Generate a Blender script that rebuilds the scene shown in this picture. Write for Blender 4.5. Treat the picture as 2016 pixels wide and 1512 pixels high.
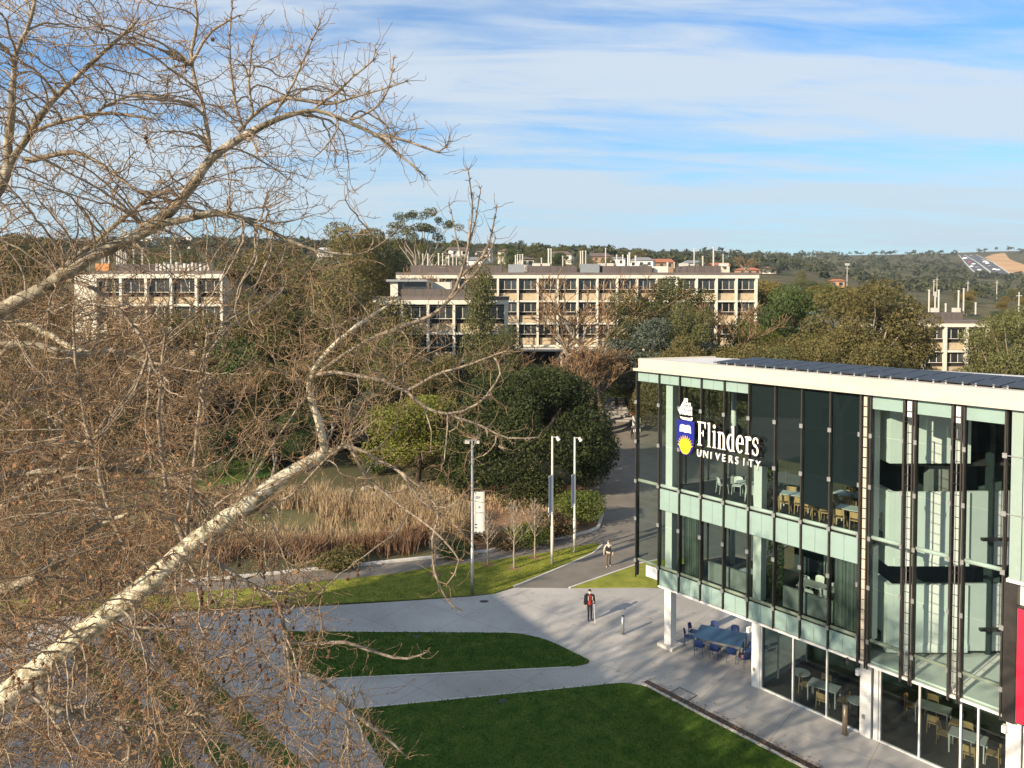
import bpy, bmesh, math, random
import numpy as np
from mathutils import Vector, Matrix, kdtree

random.seed(7); RNG = np.random.default_rng(11)
for o in list(bpy.data.objects): bpy.data.objects.remove(o)
SC = bpy.context.scene
COL = SC.collection
R = math.radians

# ------------------------------------------------------------------ camera
F, CAMH, PITCH = 1514.0, 18.5, R(1.8)
CY = 575 + F*math.tan(PITCH)
cam = bpy.data.cameras.new('camera'); cam_o = bpy.data.objects.new('camera', cam); COL.objects.link(cam_o)
cam.sensor_width = 36; cam.lens = F/2016*36; cam.shift_y = -(756-CY)/2016
cam.clip_start = 0.1; cam.clip_end = 20000
cam_o.location = (0, 0, CAMH); cam_o.rotation_euler = (R(90)-PITCH, 0, 0)
SC.camera = cam_o

# ------------------------------------------------------------------ light
SUN_EL, SUN_AZ = R(23.5), math.atan2(-.766, -.643)
SUN_DIR = Vector((math.sin(SUN_AZ)*math.cos(SUN_EL), math.cos(SUN_AZ)*math.cos(SUN_EL), math.sin(SUN_EL)))
sl = bpy.data.lights.new('sun', 'SUN'); sl.energy = 5.0; sl.angle = R(.5); sl.color = (1, .84, .63)
so = bpy.data.objects.new('sun', sl); COL.objects.link(so); so.rotation_euler = SUN_DIR.to_track_quat('Z', 'Y').to_euler()
so.location = (-60, -50, 60)
vs = SC.view_settings
vs.view_transform = 'Standard'; vs.look = 'None'; vs.gamma = 1; vs.use_curve_mapping = False; vs.exposure = 0.85
SC.render.resolution_x, SC.render.resolution_y = 1024, 768
try:
    SC.cycles.transparent_max_bounces = 24; SC.cycles.max_bounces = 7
except Exception: pass

W = bpy.data.worlds.new('World'); SC.world = W; W.use_nodes = True
LX, LY = 12.6, 2.8
def build_world():
    nt = W.node_tree; N = nt.nodes; L = nt.links; N.clear()
    def nd(t, **k):
        n = N.new(t)
        for a, b in k.items(): setattr(n, a, b)
        return n
    def mth(op, a, b=None):
        n = nd('ShaderNodeMath', operation=op)
        for i, x in enumerate((a, b)):
            if x is None: continue
            if hasattr(x, 'links'): L.new(x, n.inputs[i])
            else: n.inputs[i].default_value = x
        return n.outputs[0]
    out = nd('ShaderNodeOutputWorld'); bg = nd('ShaderNodeBackground'); bg.inputs[1].default_value = .074
    sky = nd('ShaderNodeTexSky', sky_type='NISHITA'); sky.sun_disc = False
    sky.sun_elevation = SUN_EL; sky.sun_rotation = SUN_AZ % (2*math.pi)
    sky.altitude = 120; sky.air_density = 1.15; sky.dust_density = .35; sky.ozone_density = 3.2
    tc = nd('ShaderNodeTexCoord'); sp = nd('ShaderNodeSeparateXYZ'); L.new(tc.outputs['Generated'], sp.inputs[0])
    den = mth('ADD', mth('MAXIMUM', sp.outputs[2], 0.0), .13)
    px, py = mth('DIVIDE', sp.outputs[0], den), mth('DIVIDE', sp.outputs[1], den)
    cb = nd('ShaderNodeCombineXYZ'); L.new(px, cb.inputs[0]); L.new(py, cb.inputs[1])
    def cloud(rot, scale, loc, detail, rough, dist):
        mp = nd('ShaderNodeMapping'); mp.inputs['Rotation'].default_value = (0, 0, rot); mp.inputs['Scale'].default_value = scale
        mp.inputs['Location'].default_value = loc; L.new(cb.outputs[0], mp.inputs[0])
        nz = nd('ShaderNodeTexNoise'); nz.inputs['Scale'].default_value = 1; nz.inputs['Detail'].default_value = detail
        nz.inputs['Roughness'].default_value = rough; nz.inputs['Distortion'].default_value = dist
        L.new(mp.outputs[0], nz.inputs['Vector']); return nz.outputs[0]
    a = cloud(R(-14), (.5, 1.25, 1), (LX, LY, 0), 5, .5, .3)
    b = cloud(R(-26), (1.3, 5.5, 1), (1.3, 7.9, 2), 5, .6, .5)
    dsum = mth('ADD', mth('MULTIPLY', a, .64), mth('MULTIPLY', b, .36))
    rp = nd('ShaderNodeMapRange'); rp.interpolation_type = 'SMOOTHSTEP'
    L.new(dsum, rp.inputs[0]); rp.inputs[1].default_value = .36; rp.inputs[2].default_value = .56; rp.inputs[3].default_value = 0; rp.inputs[4].default_value = .86
    mx = nd('ShaderNodeMix', data_type='RGBA')
    tn = nd('ShaderNodeMix', data_type='RGBA', blend_type='MULTIPLY'); tn.inputs[0].default_value = 1; L.new(sky.outputs[0], tn.inputs[6]); tn.inputs[7].default_value = (.68, 1.1, 1.42, 1)
    L.new(rp.outputs[0], mx.inputs[0]); L.new(tn.outputs[2], mx.inputs[6]); mx.inputs[7].default_value = (5.5, 6.1, 6.7, 1)
    hzn = nd('ShaderNodeMapRange'); hzn.interpolation_type = 'SMOOTHSTEP'; L.new(sp.outputs[2], hzn.inputs[0]); hzn.inputs[1].default_value = -.02; hzn.inputs[2].default_value = .34; hzn.inputs[3].default_value = .66; hzn.inputs[4].default_value = 0
    m2 = nd('ShaderNodeMix', data_type='RGBA'); L.new(hzn.outputs[0], m2.inputs[0]); L.new(mx.outputs[2], m2.inputs[6]); m2.inputs[7].default_value = (3.9, 5.2, 6.1, 1)
    L.new(m2.outputs[2], bg.inputs[0]); L.new(bg.outputs[0], out.inputs[0])
build_world()

# ------------------------------------------------------------------ helpers
def ray(u, v):
    x = (u-1008)/F; y = -(v-CY)/F
    return np.array([x, math.cos(PITCH)+y*math.sin(PITCH), -math.sin(PITCH)+y*math.cos(PITCH)])
def gnd(u, v, z=0.0):
    d = ray(u, v); t = (z-CAMH)/d[2]; return Vector((d[0]*t, d[1]*t, z))
def at(u, v, Y):
    d = ray(u, v); t = Y/d[1]; return Vector((d[0]*t, Y, CAMH+d[2]*t))

TY = np.array([75, 92, 130, 180, 260, 400, 700, 1200, 2000, 2800, 6000.])
TU = np.array([-600, 0, 500, 1000, 1500, 1800, 2016, 2600.])
TZ = np.array([[0, 0, 0, 0, 0, 0, 0, 0],
 [1.5, 1.2, .8, .3, .3, .3, .3, .3],
 [8, 8, 7, 6.5, 6, 2.5, 2.5, 2.5],
 [14, 14, 12.5, 11, 10, 5, 4, 4],
 [24, 24, 25, 25, 15, 6, 5, 5],
 [36, 36, 36, 36, 26, 15, 12, 12],
 [58, 58, 57, 54, 40, 25, 18, 18],
 [92, 92, 90, 80, 68, 52, 38, 38],
 [110, 110, 105, 104, 108, 118, 127, 130],
 [80, 80, 80, 80, 80, 85, 85, 85],
 [40, 40, 40, 40, 40, 40, 40, 40.]])
POND = np.array([(-34, 56), (-20, 54.5), (-12, 55.2), (-7.5, 57), (-6.5, 59), (-9, 61), (-14, 63), (-24, 64), (-36, 63)])
def sdpoly(X, Y, P):
    X = np.asarray(X, float); Y = np.asarray(Y, float)
    inside = np.zeros(X.shape, bool); dm = np.full(X.shape, 1e9)
    n = len(P)
    for i in range(n):
        x0, y0 = P[i]; x1, y1 = P[(i+1) % n]
        c = ((y0 > Y) != (y1 > Y)); xi = (x1-x0)*(Y-y0)/((y1-y0) if y1 != y0 else 1e-9)+x0
        inside ^= (c & (X < xi))
        t = np.clip(((X-x0)*(x1-x0)+(Y-y0)*(y1-y0))/((x1-x0)**2+(y1-y0)**2), 0, 1)
        dm = np.minimum(dm, np.hypot(X-x0-t*(x1-x0), Y-y0-t*(y1-y0)))
    return np.where(inside, -dm, dm)
def hgt(X, Y):
    X = np.asarray(X, float); Y = np.asarray(Y, float)
    Yc = np.clip(Y, 75, 5999); U = np.clip(1008+F*X/np.maximum(Yc, 1), -600, 2599)
    fi = np.interp(np.log(Yc), np.log(TY), np.arange(len(TY))); fj = np.interp(U, TU, np.arange(len(TU)))
    i = np.minimum(fi.astype(int), len(TY)-2); j = np.minimum(fj.astype(int), len(TU)-2)
    a = fi-i; b = fj-j; b = b*b*(3-2*b)
    z = (TZ[i, j]*(1-a)*(1-b)+TZ[i+1, j]*a*(1-b)+TZ[i, j+1]*(1-a)*b+TZ[i+1, j+1]*a*b)
    roll = np.sin(X*.013+Y*.007)*np.sin(Y*.011-X*.006+1)
    z = z+roll*np.clip((Y-240)/500, 0, 1)*4.0*np.clip((1700-Y)/500, 0.3, 1)
    sd = sdpoly(X, Y, POND)
    z = z-1.9*np.clip((.6-sd)/2.6, 0, 1)
    return z
def hz(x, y): return float(hgt(np.array([x]), np.array([y]))[0])
def hit(u, v, lo=80, hi=2700):
    d = ray(u, v); Ys = np.geomspace(lo, hi, 500); t = Ys/d[1]
    g = hgt(d[0]*t, Ys); z = CAMH+d[2]*t; w = np.where(z < g)[0]
    k = w[0] if len(w) else len(Ys)-1
    return Vector((d[0]*t[k], Ys[k], float(g[k])))

class MB:
    def __init__(s): s.v = []; s.f = []; s.m = []
    def add(s, vs, fs, mi=0):
        n = len(s.v); s.v += [tuple(x) for x in vs]; s.f += [tuple(i+n for i in f) for f in fs]; s.m += [mi]*len(fs); return s
    def box(s, x0, x1, y0, y1, z0, z1, mi=0, M=None):
        v = [(x, y, z) for z in (z0, z1) for x, y in ((x0, y0), (x1, y0), (x1, y1), (x0, y1))]
        if M is not None: v = [M @ Vector(p) for p in v]
        return s.add(v, [(3, 2, 1, 0), (4, 5, 6, 7), (0, 1, 5, 4), (1, 2, 6, 5), (2, 3, 7, 6), (3, 0, 4, 7)], mi)
    def prism(s, P, z0, z1, mi=0, M=None):
        n = len(P); v = [(x, y, z0) for x, y in P]+[(x, y, z1) for x, y in P]
        if M is not None: v = [M @ Vector(p) for p in v]
        return s.add(v, [tuple(range(n-1, -1, -1)), tuple(range(n, 2*n))]+[(i, (i+1) % n, n+(i+1) % n, n+i) for i in range(n)], mi)
    def tube(s, pts, rad, n=8, mi=0, cap=True):
        pts = [Vector(p) for p in pts]; rad = rad if hasattr(rad, '__len__') else [rad]*len(pts)
        base = len(s.v); ref = None
        for i, p in enumerate(pts):
            t = (pts[min(i+1, len(pts)-1)]-pts[max(i-1, 0)])
            t = t.normalized() if t.length > 1e-9 else Vector((0, 0, 1))
            if ref is None: ref = t.orthogonal().normalized()
            a = (ref-t*ref.dot(t)); a = a.normalized() if a.length > 1e-6 else t.orthogonal().normalized(); ref = a
            b = t.cross(a)
            for k in range(n):
                q = 2*math.pi*k/n; s.v.append(tuple(p+(a*math.cos(q)+b*math.sin(q))*rad[i]))
        fs = []
        for i in range(len(pts)-1):
            for k in range(n):
                fs.append((base+i*n+k, base+i*n+(k+1) % n, base+(i+1)*n+(k+1) % n, base+(i+1)*n+k))
        if cap:
            fs.append(tuple(base+k for k in range(n-1, -1, -1))); e = base+(len(pts)-1)*n; fs.append(tuple(e+k for k in range(n)))
        s.f += fs; s.m += [mi]*len(fs); return s
    def cyl(s, x, y, z0, z1, r0, r1=None, n=12, mi=0):
        return s.tube([(x, y, z0), (x, y, z1)], [r0, r0 if r1 is None else r1], n, mi)
    def ball(s, c, r, nu=8, nv=6, mi=0, sc=(1, 1, 1)):
        v = [(c[0], c[1], c[2]-r*sc[2])]
        for j in range(1, nv):
            a = -math.pi/2+math.pi*j/nv
            for i in range(nu):
                q = 2*math.pi*i/nu; v.append((c[0]+r*sc[0]*math.cos(a)*math.cos(q), c[1]+r*sc[1]*math.cos(a)*math.sin(q), c[2]+r*sc[2]*math.sin(a)))
        v.append((c[0], c[1], c[2]+r*sc[2])); f = []
        for i in range(nu):
            f.append((0, 1+(i+1) % nu, 1+i)); f.append((len(v)-1, 1+(nv-2)*nu+i, 1+(nv-2)*nu+(i+1) % nu))
            for j in range(nv-2):
                f.append((1+j*nu+i, 1+j*nu+(i+1) % nu, 1+(j+1)*nu+(i+1) % nu, 1+(j+1)*nu+i))
        return s.add(v, f, mi)
    def mesh(s, name, mats, smooth=False):
        me = bpy.data.meshes.new(name); me.from_pydata(s.v, [], s.f)
        for m in (mats if isinstance(mats, (list, tuple)) else [mats]): me.materials.append(m)
        if any(s.m): me.polygons.foreach_set('material_index', s.m)
        if smooth: me.polygons.foreach_set('use_smooth', [True]*len(me.polygons))
        me.update(); return me
    def build(s, name, mats, parent=None, smooth=False):
        return obj(name, s.mesh(name, mats, smooth), parent)
def obj(name, me, parent=None, loc=None):
    o = bpy.data.objects.new(name, me); COL.objects.link(o)
    if parent is not None: o.parent = parent
    if loc is not None: o.location = loc
    return o
def empty(name, loc, rz=0, label=None, cat=None, group=None):
    o = bpy.data.objects.new(name, None); COL.objects.link(o); o.location = loc; o.rotation_euler = (0, 0, rz)
    o.empty_display_size = .2
    return tag(o, label, cat, group)
def tag(o, label=None, cat=None, group=None, kind=None):
    if label: o['label'] = label
    if cat: o['category'] = cat
    if group: o['group'] = group
    if kind: o['kind'] = kind
    return o
def copy_tree(o, parent=None):
    c = o.copy(); COL.objects.link(c); c.parent = parent
    for ch in list(o.children): copy_tree(ch, c)
    return c
def npmesh(name, V, Q, mat, smooth=False):
    """fast mesh from numpy verts and same-sized polygons"""
    me = bpy.data.meshes.new(name); k = Q.shape[1]
    me.vertices.add(len(V)); me.vertices.foreach_set('co', np.ascontiguousarray(V, np.float32).ravel())
    me.loops.add(Q.size); me.loops.foreach_set('vertex_index', np.ascontiguousarray(Q, np.int32).ravel())
    me.polygons.add(len(Q)); me.polygons.foreach_set('loop_start', np.arange(0, Q.size, k, dtype=np.int32))
    me.update(calc_edges=True)
    if smooth: me.polygons.foreach_set('use_smooth', np.ones(len(Q), bool))
    for m in (mat if isinstance(mat, (list, tuple)) else [mat]): me.materials.append(m)
    return me

# ------------------------------------------------------------------ materials
def mat(name, col, rough=.7, metal=0, var=.12, scale=6, bump=0, bscale=40, spec=.4, cols=None, sub=0, obj_rand=0, stretch=None, detail=5, emit=None):
    m = bpy.data.materials.new(name); m.use_nodes = True; nt = m.node_tree; N = nt.nodes; L = nt.links
    b = N['Principled BSDF']; b.inputs['Roughness'].default_value = rough; b.inputs['Metallic'].default_value = metal
    b.inputs['Specular IOR Level'].default_value = spec
    tc = N.new('ShaderNodeTexCoord'); vec = tc.outputs['Object']
    if stretch:
        mp = N.new('ShaderNodeMapping'); mp.inputs['Scale'].default_value = stretch; L.new(vec, mp.inputs[0]); vec = mp.outputs[0]
    nz = N.new('ShaderNodeTexNoise'); nz.inputs['Scale'].default_value = scale; nz.inputs['Detail'].default_value = detail
    nz.inputs['Roughness'].default_value = .6; L.new(vec, nz.inputs['Vector'])
    rp = N.new('ShaderNodeValToRGB'); L.new(nz.outputs[0], rp.inputs[0])
    if cols is None:
        cols = [(.3, tuple(c*(1-var) for c in col)), (.7, tuple(min(1, c*(1+var)) for c in col))]
    els = rp.color_ramp.elements
    while len(els) < len(cols): els.new(.5)
    for e, (p, c) in zip(els, cols): e.position = p; e.color = (*c, 1)
    res = rp.outputs[0]
    if obj_rand:
        oi = N.new('ShaderNodeObjectInfo'); hs = N.new('ShaderNodeHueSaturation')
        mr = N.new('ShaderNodeMapRange'); L.new(oi.outputs['Random'], mr.inputs[0]); mr.inputs[3].default_value = 1-obj_rand; mr.inputs[4].default_value = 1+obj_rand
        L.new(mr.outputs[0], hs.inputs['Value']); L.new(res, hs.inputs['Color']); res = hs.outputs[0]
    L.new(res, b.inputs['Base Color'])
    if bump:
        n2 = N.new('ShaderNodeTexNoise'); n2.inputs['Scale'].default_value = bscale; n2.inputs['Detail'].default_value = 4; L.new(vec, n2.inputs['Vector'])
        bp = N.new('ShaderNodeBump'); bp.inputs['Strength'].default_value = bump; bp.inputs['Distance'].default_value = .02
        L.new(n2.outputs[0], bp.inputs['Height']); L.new(bp.outputs[0], b.inputs['Normal'])
    if emit:
        b.inputs['Emission Color'].default_value = (*emit[0], 1); b.inputs['Emission Strength'].default_value = emit[1]
    if sub:   # leaf-like translucency
        tr = N.new('ShaderNodeBsdfTranslucent'); L.new(res, tr.inputs[0]); mx = N.new('ShaderNodeMixShader'); mx.inputs[0].default_value = sub
        L.new(b.outputs[0], mx.inputs[1]); L.new(tr.outputs[0], mx.inputs[2]); L.new(mx.outputs[0], N['Material Output'].inputs[0])
    return m
def glass_mat(name, tint, ior=1.55, rough=0.0):
    m = bpy.data.materials.new(name); m.use_nodes = True; nt = m.node_tree; N = nt.nodes; L = nt.links; N.remove(N['Principled BSDF'])
    t = N.new('ShaderNodeBsdfTransparent'); t.inputs[0].default_value = (*tint, 1)
    g = N.new('ShaderNodeBsdfGlossy'); g.inputs['Roughness'].default_value = rough; g.inputs[0].default_value = (.9, .95, .93, 1)
    fr = N.new('ShaderNodeFresnel'); fr.inputs[0].default_value = ior
    ge = N.new('ShaderNodeNewGeometry'); mr = N.new('ShaderNodeMapRange'); L.new(ge.outputs['Backfacing'], mr.inputs[0]); mr.inputs[3].default_value = ior; mr.inputs[4].default_value = 1/ior; L.new(mr.outputs[0], fr.inputs[0])
    mx = N.new('ShaderNodeMixShader'); L.new(fr.outputs[0], mx.inputs[0]); L.new(t.outputs[0], mx.inputs[1]); L.new(g.outputs[0], mx.inputs[2])
    L.new(mx.outputs[0], N['Material Output'].inputs[0]); return m

M = {}
M['concrete'] = mat('paving concrete', (.40, .375, .34), .85, cols=[(.3, (.36, .335, .30)), (.5, (.40, .375, .34)), (.75, (.44, .415, .38))], scale=.5, bump=.15, bscale=60, detail=9)
M['concrete2'] = mat('pale kerb concrete', (.50, .47, .42), .85, var=.15, scale=2, bump=.2)
M['asphalt'] = mat('worn asphalt', (.165, .145, .12), .9, var=.18, scale=.7, bump=.3, bscale=90, detail=9)
M['lawnyellow'] = mat('yellowish mown grass', (.17, .2, .03), .9, cols=[(.25, (.12, .15, .022)), (.5, (.21, .225, .034)), (.75, (.30, .285, .055))], scale=1.1, bump=.9, bscale=70, detail=10, spec=.15)  # a different, yellower grass than the other lawns
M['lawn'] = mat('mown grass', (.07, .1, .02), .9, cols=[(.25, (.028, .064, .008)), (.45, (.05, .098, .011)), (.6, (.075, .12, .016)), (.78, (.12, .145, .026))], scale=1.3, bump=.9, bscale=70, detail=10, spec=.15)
M['ground'] = mat('hill ground', (.1, .09, .05), .95, cols=[(.3, (.045, .055, .022)), (.48, (.085, .08, .04)), (.6, (.14, .11, .06)), (.72, (.06, .09, .025))], scale=.08, bump=.5, bscale=3, detail=10, spec=.1)
M['white'] = mat('white painted metal', (.74, .72, .67), .45, var=.05, scale=1.2)
M['cream'] = mat('cream painted fascia', (.50, .45, .365), .55, var=.07, scale=.6, stretch=(1, 1, 4))
M['roofmem'] = mat('pale roof sheet', (.6, .58, .55), .6, var=.08, scale=1)
M['steel'] = mat('dark bronze steel', (.045, .04, .037), .45, var=.2, scale=3, metal=.3)
M['galv'] = mat('galvanised steel', (.42, .42, .41), .4, var=.12, scale=4, metal=.7)
M['polepaint'] = mat('pale pole paint', (.55, .52, .47), .5, var=.1, scale=3)
M['mint'] = mat('pale spandrel panel', (.63, .64, .625), .5, var=.05, scale=1.5)
M['glass'] = glass_mat('green tinted glass', (.80, .865, .85), 1.37)
M['glassdk'] = glass_mat('ground floor glass', (.72, .78, .78), 1.5)
M['blind'] = mat('dark roller blind', (.004, .010, .014), .8, var=.15, scale=2)
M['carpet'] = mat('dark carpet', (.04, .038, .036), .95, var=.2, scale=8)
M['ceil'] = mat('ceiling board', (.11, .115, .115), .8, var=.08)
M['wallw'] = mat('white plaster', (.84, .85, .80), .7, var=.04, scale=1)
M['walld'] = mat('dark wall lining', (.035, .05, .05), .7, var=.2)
M['wood'] = mat('pale timber', (.46, .29, .13), .5, var=.2, scale=5, stretch=(1, 1, .2))
M['tabletop'] = mat('pale table laminate', (.62, .62, .58), .35, var=.04)
M['curtain'] = mat('grey green curtain', (.13, .15, .13), .9, var=.2, scale=3)
M['sofa'] = mat('pale bench fabric', (.22, .23, .21), .9, var=.1)
M['blue'] = mat('blue powder coat', (.028, .085, .165), .45, var=.1)
M['navy'] = mat('navy chair plastic', (.013, .032, .11), .45, var=.15)
M['solar'] = mat('solar cell glass', (.028, .033, .042), .5, var=.3, scale=1.5, spec=.2)
M['signblue'] = mat('sign blue', (.012, .02, .22), .35, var=.03)
M['signyellow'] = mat('sign yellow', (.85, .48, .02), .4, var=.03)
M['signwhite'] = mat('sign white', (.88, .86, .80), .4, var=.02)
M['signside'] = mat('sign dark return', (.05, .02, .02), .5)
M['screen'] = mat('red screen', (.5, .02, .04), .4, var=.1, scale=.8, emit=((.9, .02, .05), .55))
M['bark'] = mat('plane bark', (.4, .35, .25), .85, cols=[(.36, (.17, .15, .09)), (.45, (.34, .29, .19)), (.55, (.58, .52, .39)), (.7, (.42, .36, .25))], scale=11, bump=.8, bscale=30, stretch=(1, 1, 1), detail=4)
M['bark2'] = mat('grey limb bark', (.2, .17, .12), .85, cols=[(.35, (.10, .085, .055)), (.47, (.19, .16, .11)), (.58, (.29, .25, .185)), (.68, (.44, .39, .30))], scale=8, bump=.5, bscale=40, detail=3)
M['branch'] = mat('branch bark', (.36, .29, .21), .9, cols=[(.3, (.15, .115, .08)), (.5, (.27, .215, .155)), (.7, (.40, .33, .24))], scale=14, bump=.4, bscale=60)
M['twig'] = mat('twig bark', (.2, .14, .09), .9, cols=[(.3, (.11, .07, .038)), (.55, (.25, .168, .095)), (.75, (.43, .31, .19))], scale=9)
M['twigfar'] = mat('brown twig bark', (.24, .165, .10), .9, cols=[(.3, (.11, .066, .034)), (.55, (.24, .152, .08)), (.75, (.41, .275, .155))], scale=4)
M['seed'] = mat('seed ball', (.17, .085, .045), .95, var=.4, scale=120, bump=.8, bscale=300, obj_rand=.5)
M['deadleaf'] = mat('dead leaf', (.28, .13, .06), .9, cols=[(.3, (.17, .08, .04)), (.7, (.40, .22, .11))], scale=5, sub=.25)
M['gumbark'] = mat('pale gum bark', (.30, .25, .19), .85, var=.35, scale=2)
M['darkbark'] = mat('dark bark', (.10, .075, .055), .9, var=.35, scale=2)
def leafm(name, lo, hi, rnd=.22, scale=.35):
    mid = tuple((a+b)/2 for a, b in zip(lo, hi))
    return mat(name, mid, .65, cols=[(.32, lo), (.5, mid), (.68, hi)], scale=scale, sub=.22, obj_rand=rnd, spec=.25)
M['gum'] = leafm('olive gum leaf', (.075, .085, .028), (.175, .17, .06))
M['gumbrown'] = leafm('brown olive gum leaf', (.095, .085, .028), (.20, .165, .058))
M['gumdark'] = leafm('dark green leaf', (.034, .056, .016), (.085, .11, .032))
M['lime'] = leafm('yellow green leaf', (.10, .115, .02), (.23, .23, .04))
M['bluegrey'] = leafm('grey green leaf', (.06, .08, .06), (.13, .15, .11))
M['gold'] = leafm('gold green leaf', (.13, .10, .02), (.25, .19, .05))
M['fig'] = leafm('glossy dark fig leaf', (.018, .030, .008), (.066, .08, .021), 0, .5)
M['hedge'] = leafm('hedge leaf', (.06, .085, .016), (.15, .17, .032), .1, 1.2)
M['brush'] = leafm('brown scrub', (.085, .06, .03), (.18, .125, .06), .2, 1)
M['farleaf'] = leafm('distant leaf', (.032, .044, .022), (.10, .105, .05), 0, .02)
M['reed'] = mat('dry reed', (.45, .32, .17), .9, cols=[(.3, (.26, .18, .095)), (.7, (.52, .40, .25))], scale=2, sub=.2)
M['reeddark'] = mat('brown reed', (.16, .09, .05), .9, var=.4, scale=2)
M['rock'] = mat('pale bank rock', (.30, .25, .18), .9, var=.25, scale=3, bump=.4, obj_rand=.2)
M['mulch'] = mat('bark mulch', (.24, .13, .065), .95, cols=[(.3, (.13, .07, .035)), (.7, (.36, .21, .11))], scale=3, bump=.8, bscale=15)
M['water'] = mat('pond water', (.07, .07, .05), .06, var=.15, scale=.3, bump=.06, bscale=3, spec=.6)
M['labwhite'] = mat('aged white concrete', (.62, .58, .49), .8, var=.14, scale=.8)
M['labbeige'] = mat('beige infill brick', (.42, .335, .22), .9, var=.14, scale=1.5)
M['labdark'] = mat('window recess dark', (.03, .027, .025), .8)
M['labglass'] = mat('far window glass', (.035, .04, .042), .12, var=.3, scale=.7, spec=.6, obj_rand=.6)
M['labroof'] = mat('brown roof sheet', (.14, .115, .105), .8, var=.15, scale=.8)
M['screenwall'] = mat('brown plant screen', (.10, .083, .076), .8, var=.25, scale=.6, stretch=(4, 4, .3))
M['flue'] = mat('pale flue metal', (.5, .47, .42), .5, var=.1, obj_rand=.15)
M['orange'] = mat('orange hoarding', (.5, .22, .08), .8)
M['cut'] = mat('orange cutting soil', (.45, .26, .11), .95, cols=[(.3, (.38, .19, .07)), (.7, (.52, .35, .18))], scale=.03, detail=8)
M['fwy'] = mat('far asphalt', (.085, .088, .10), .8, var=.1, scale=.02)
M['hroof'] = [mat('terracotta roof', (.36, .13, .07), .85, var=.2), mat('brown tile roof', (.13, .095, .08), .85, var=.2), mat('grey roof', (.20, .20, .21), .7, var=.1), mat('pale roof', (.5, .48, .45), .7, var=.1)]
M['hwall'] = [mat('cream render', (.62, .55, .43), .9), mat('white render', (.74, .71, .66), .9), mat('tan brick', (.36, .23, .14), .9)]
M['skin'] = mat('skin', (.5, .3, .21), .6, var=.05)
M['black'] = mat('black cloth', (.012, .012, .016), .9, var=.2)
M['redc'] = mat('red cloth', (.33, .035, .025), .9)
M['palec'] = mat('pale shirt', (.52, .46, .38), .9)
M['brownc'] = mat('brown trousers', (.10, .075, .055), .9)
M['mask'] = mat('white mask', (.8, .8, .78), .8, var=.02)
M['hair'] = mat('dark hair', (.015, .012, .01), .7)
M['ply'] = mat('neighbour building wall', (.16, .14, .12), .9)
M['sapling'] = mat('pale young bark', (.29, .235, .175), .8, var=.2, scale=8)
M['palepanel'] = mat('pale grey green panel', (.27, .34, .30), .4, var=.05)

def slab_joints(m):   # slab joints: faint saw cuts in the paving
    nt = m.node_tree; N = nt.nodes; L = nt.links; b = N['Principled BSDF']; src = b.inputs['Base Color'].links[0].from_socket
    tc = N.new('ShaderNodeTexCoord'); mp = N.new('ShaderNodeMapping'); mp.inputs['Rotation'].default_value = (0, 0, R(38)); L.new(tc.outputs['Object'], mp.inputs[0])
    br = N.new('ShaderNodeTexBrick'); br.offset = 0; br.inputs['Scale'].default_value = 1; br.inputs['Brick Width'].default_value = 3.6; br.inputs['Row Height'].default_value = 3.6; br.inputs['Mortar Size'].default_value = .013
    br.inputs['Color1'].default_value = (1, 1, 1, 1); br.inputs['Color2'].default_value = (.95, .95, .96, 1); br.inputs['Mortar'].default_value = (.58, .57, .56, 1); L.new(mp.outputs[0], br.inputs['Vector'])
    n2 = N.new('ShaderNodeTexNoise'); n2.inputs['Scale'].default_value = .16; n2.inputs['Detail'].default_value = 6; L.new(tc.outputs['Object'], n2.inputs['Vector']); r2 = N.new('ShaderNodeMapRange'); L.new(n2.outputs[0], r2.inputs[0]); r2.inputs[1].default_value = .33; r2.inputs[2].default_value = .67; r2.inputs[3].default_value = .80; r2.inputs[4].default_value = 1.10
    a = N.new('ShaderNodeMix'); a.data_type = 'RGBA'; a.blend_type = 'MULTIPLY'; a.inputs[0].default_value = 1; L.new(src, a.inputs[6]); L.new(br.outputs[0], a.inputs[7])
    c = N.new('ShaderNodeMix'); c.data_type = 'RGBA'; c.blend_type = 'MULTIPLY'; c.inputs[0].default_value = 1; L.new(a.outputs[2], c.inputs[6]); L.new(r2.outputs[0], c.inputs[7]); L.new(c.outputs[2], b.inputs['Base Color'])
slab_joints(M['concrete'])
# ------------------------------------------------------------------ ground and paving
def structure(name, mb, m, smooth=False, parent=None):
    o = mb.build(name, m, parent, smooth)
    if parent is None: tag(o, kind='structure')
    return o
def build_ground():
    t = np.linspace(-1, 1, 221); xs = np.sinh(t*7.2)/np.sinh(7.2)*5200
    xs = np.sort(np.concatenate([xs[np.abs(xs) > 45], np.arange(-45, 45.1, 1.0)]))
    ys = np.concatenate([[-300, -100, -30, 0, 20, 35], np.arange(44, 76, .8), np.geomspace(76, 6200, 170)])
    X, Y = np.meshgrid(xs, ys); Z = hgt(X, Y)-.06
    V = np.stack([X, Y, Z], -1).reshape(-1, 3); nx = len(xs); i, j = np.meshgrid(np.arange(len(ys)-1), np.arange(nx-1), indexing='ij')
    a = (i*nx+j).ravel(); Q = np.stack([a, a+1, a+nx+1, a+nx], 1)
    tag(obj('ground', npmesh('ground', V, Q, M['ground'], True)), kind='structure')
build_ground()
def sheet(name, P, z, m, th=.03):
    mb = MB(); mb.prism([(p[0], p[1]) for p in P], z-th, z); return structure(name, mb, m)
def ccw(P):
    a = sum(P[i][0]*P[(i+1) % len(P)][1]-P[(i+1) % len(P)][0]*P[i][1] for i in range(len(P)))
    return P if a > 0 else P[::-1]
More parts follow.
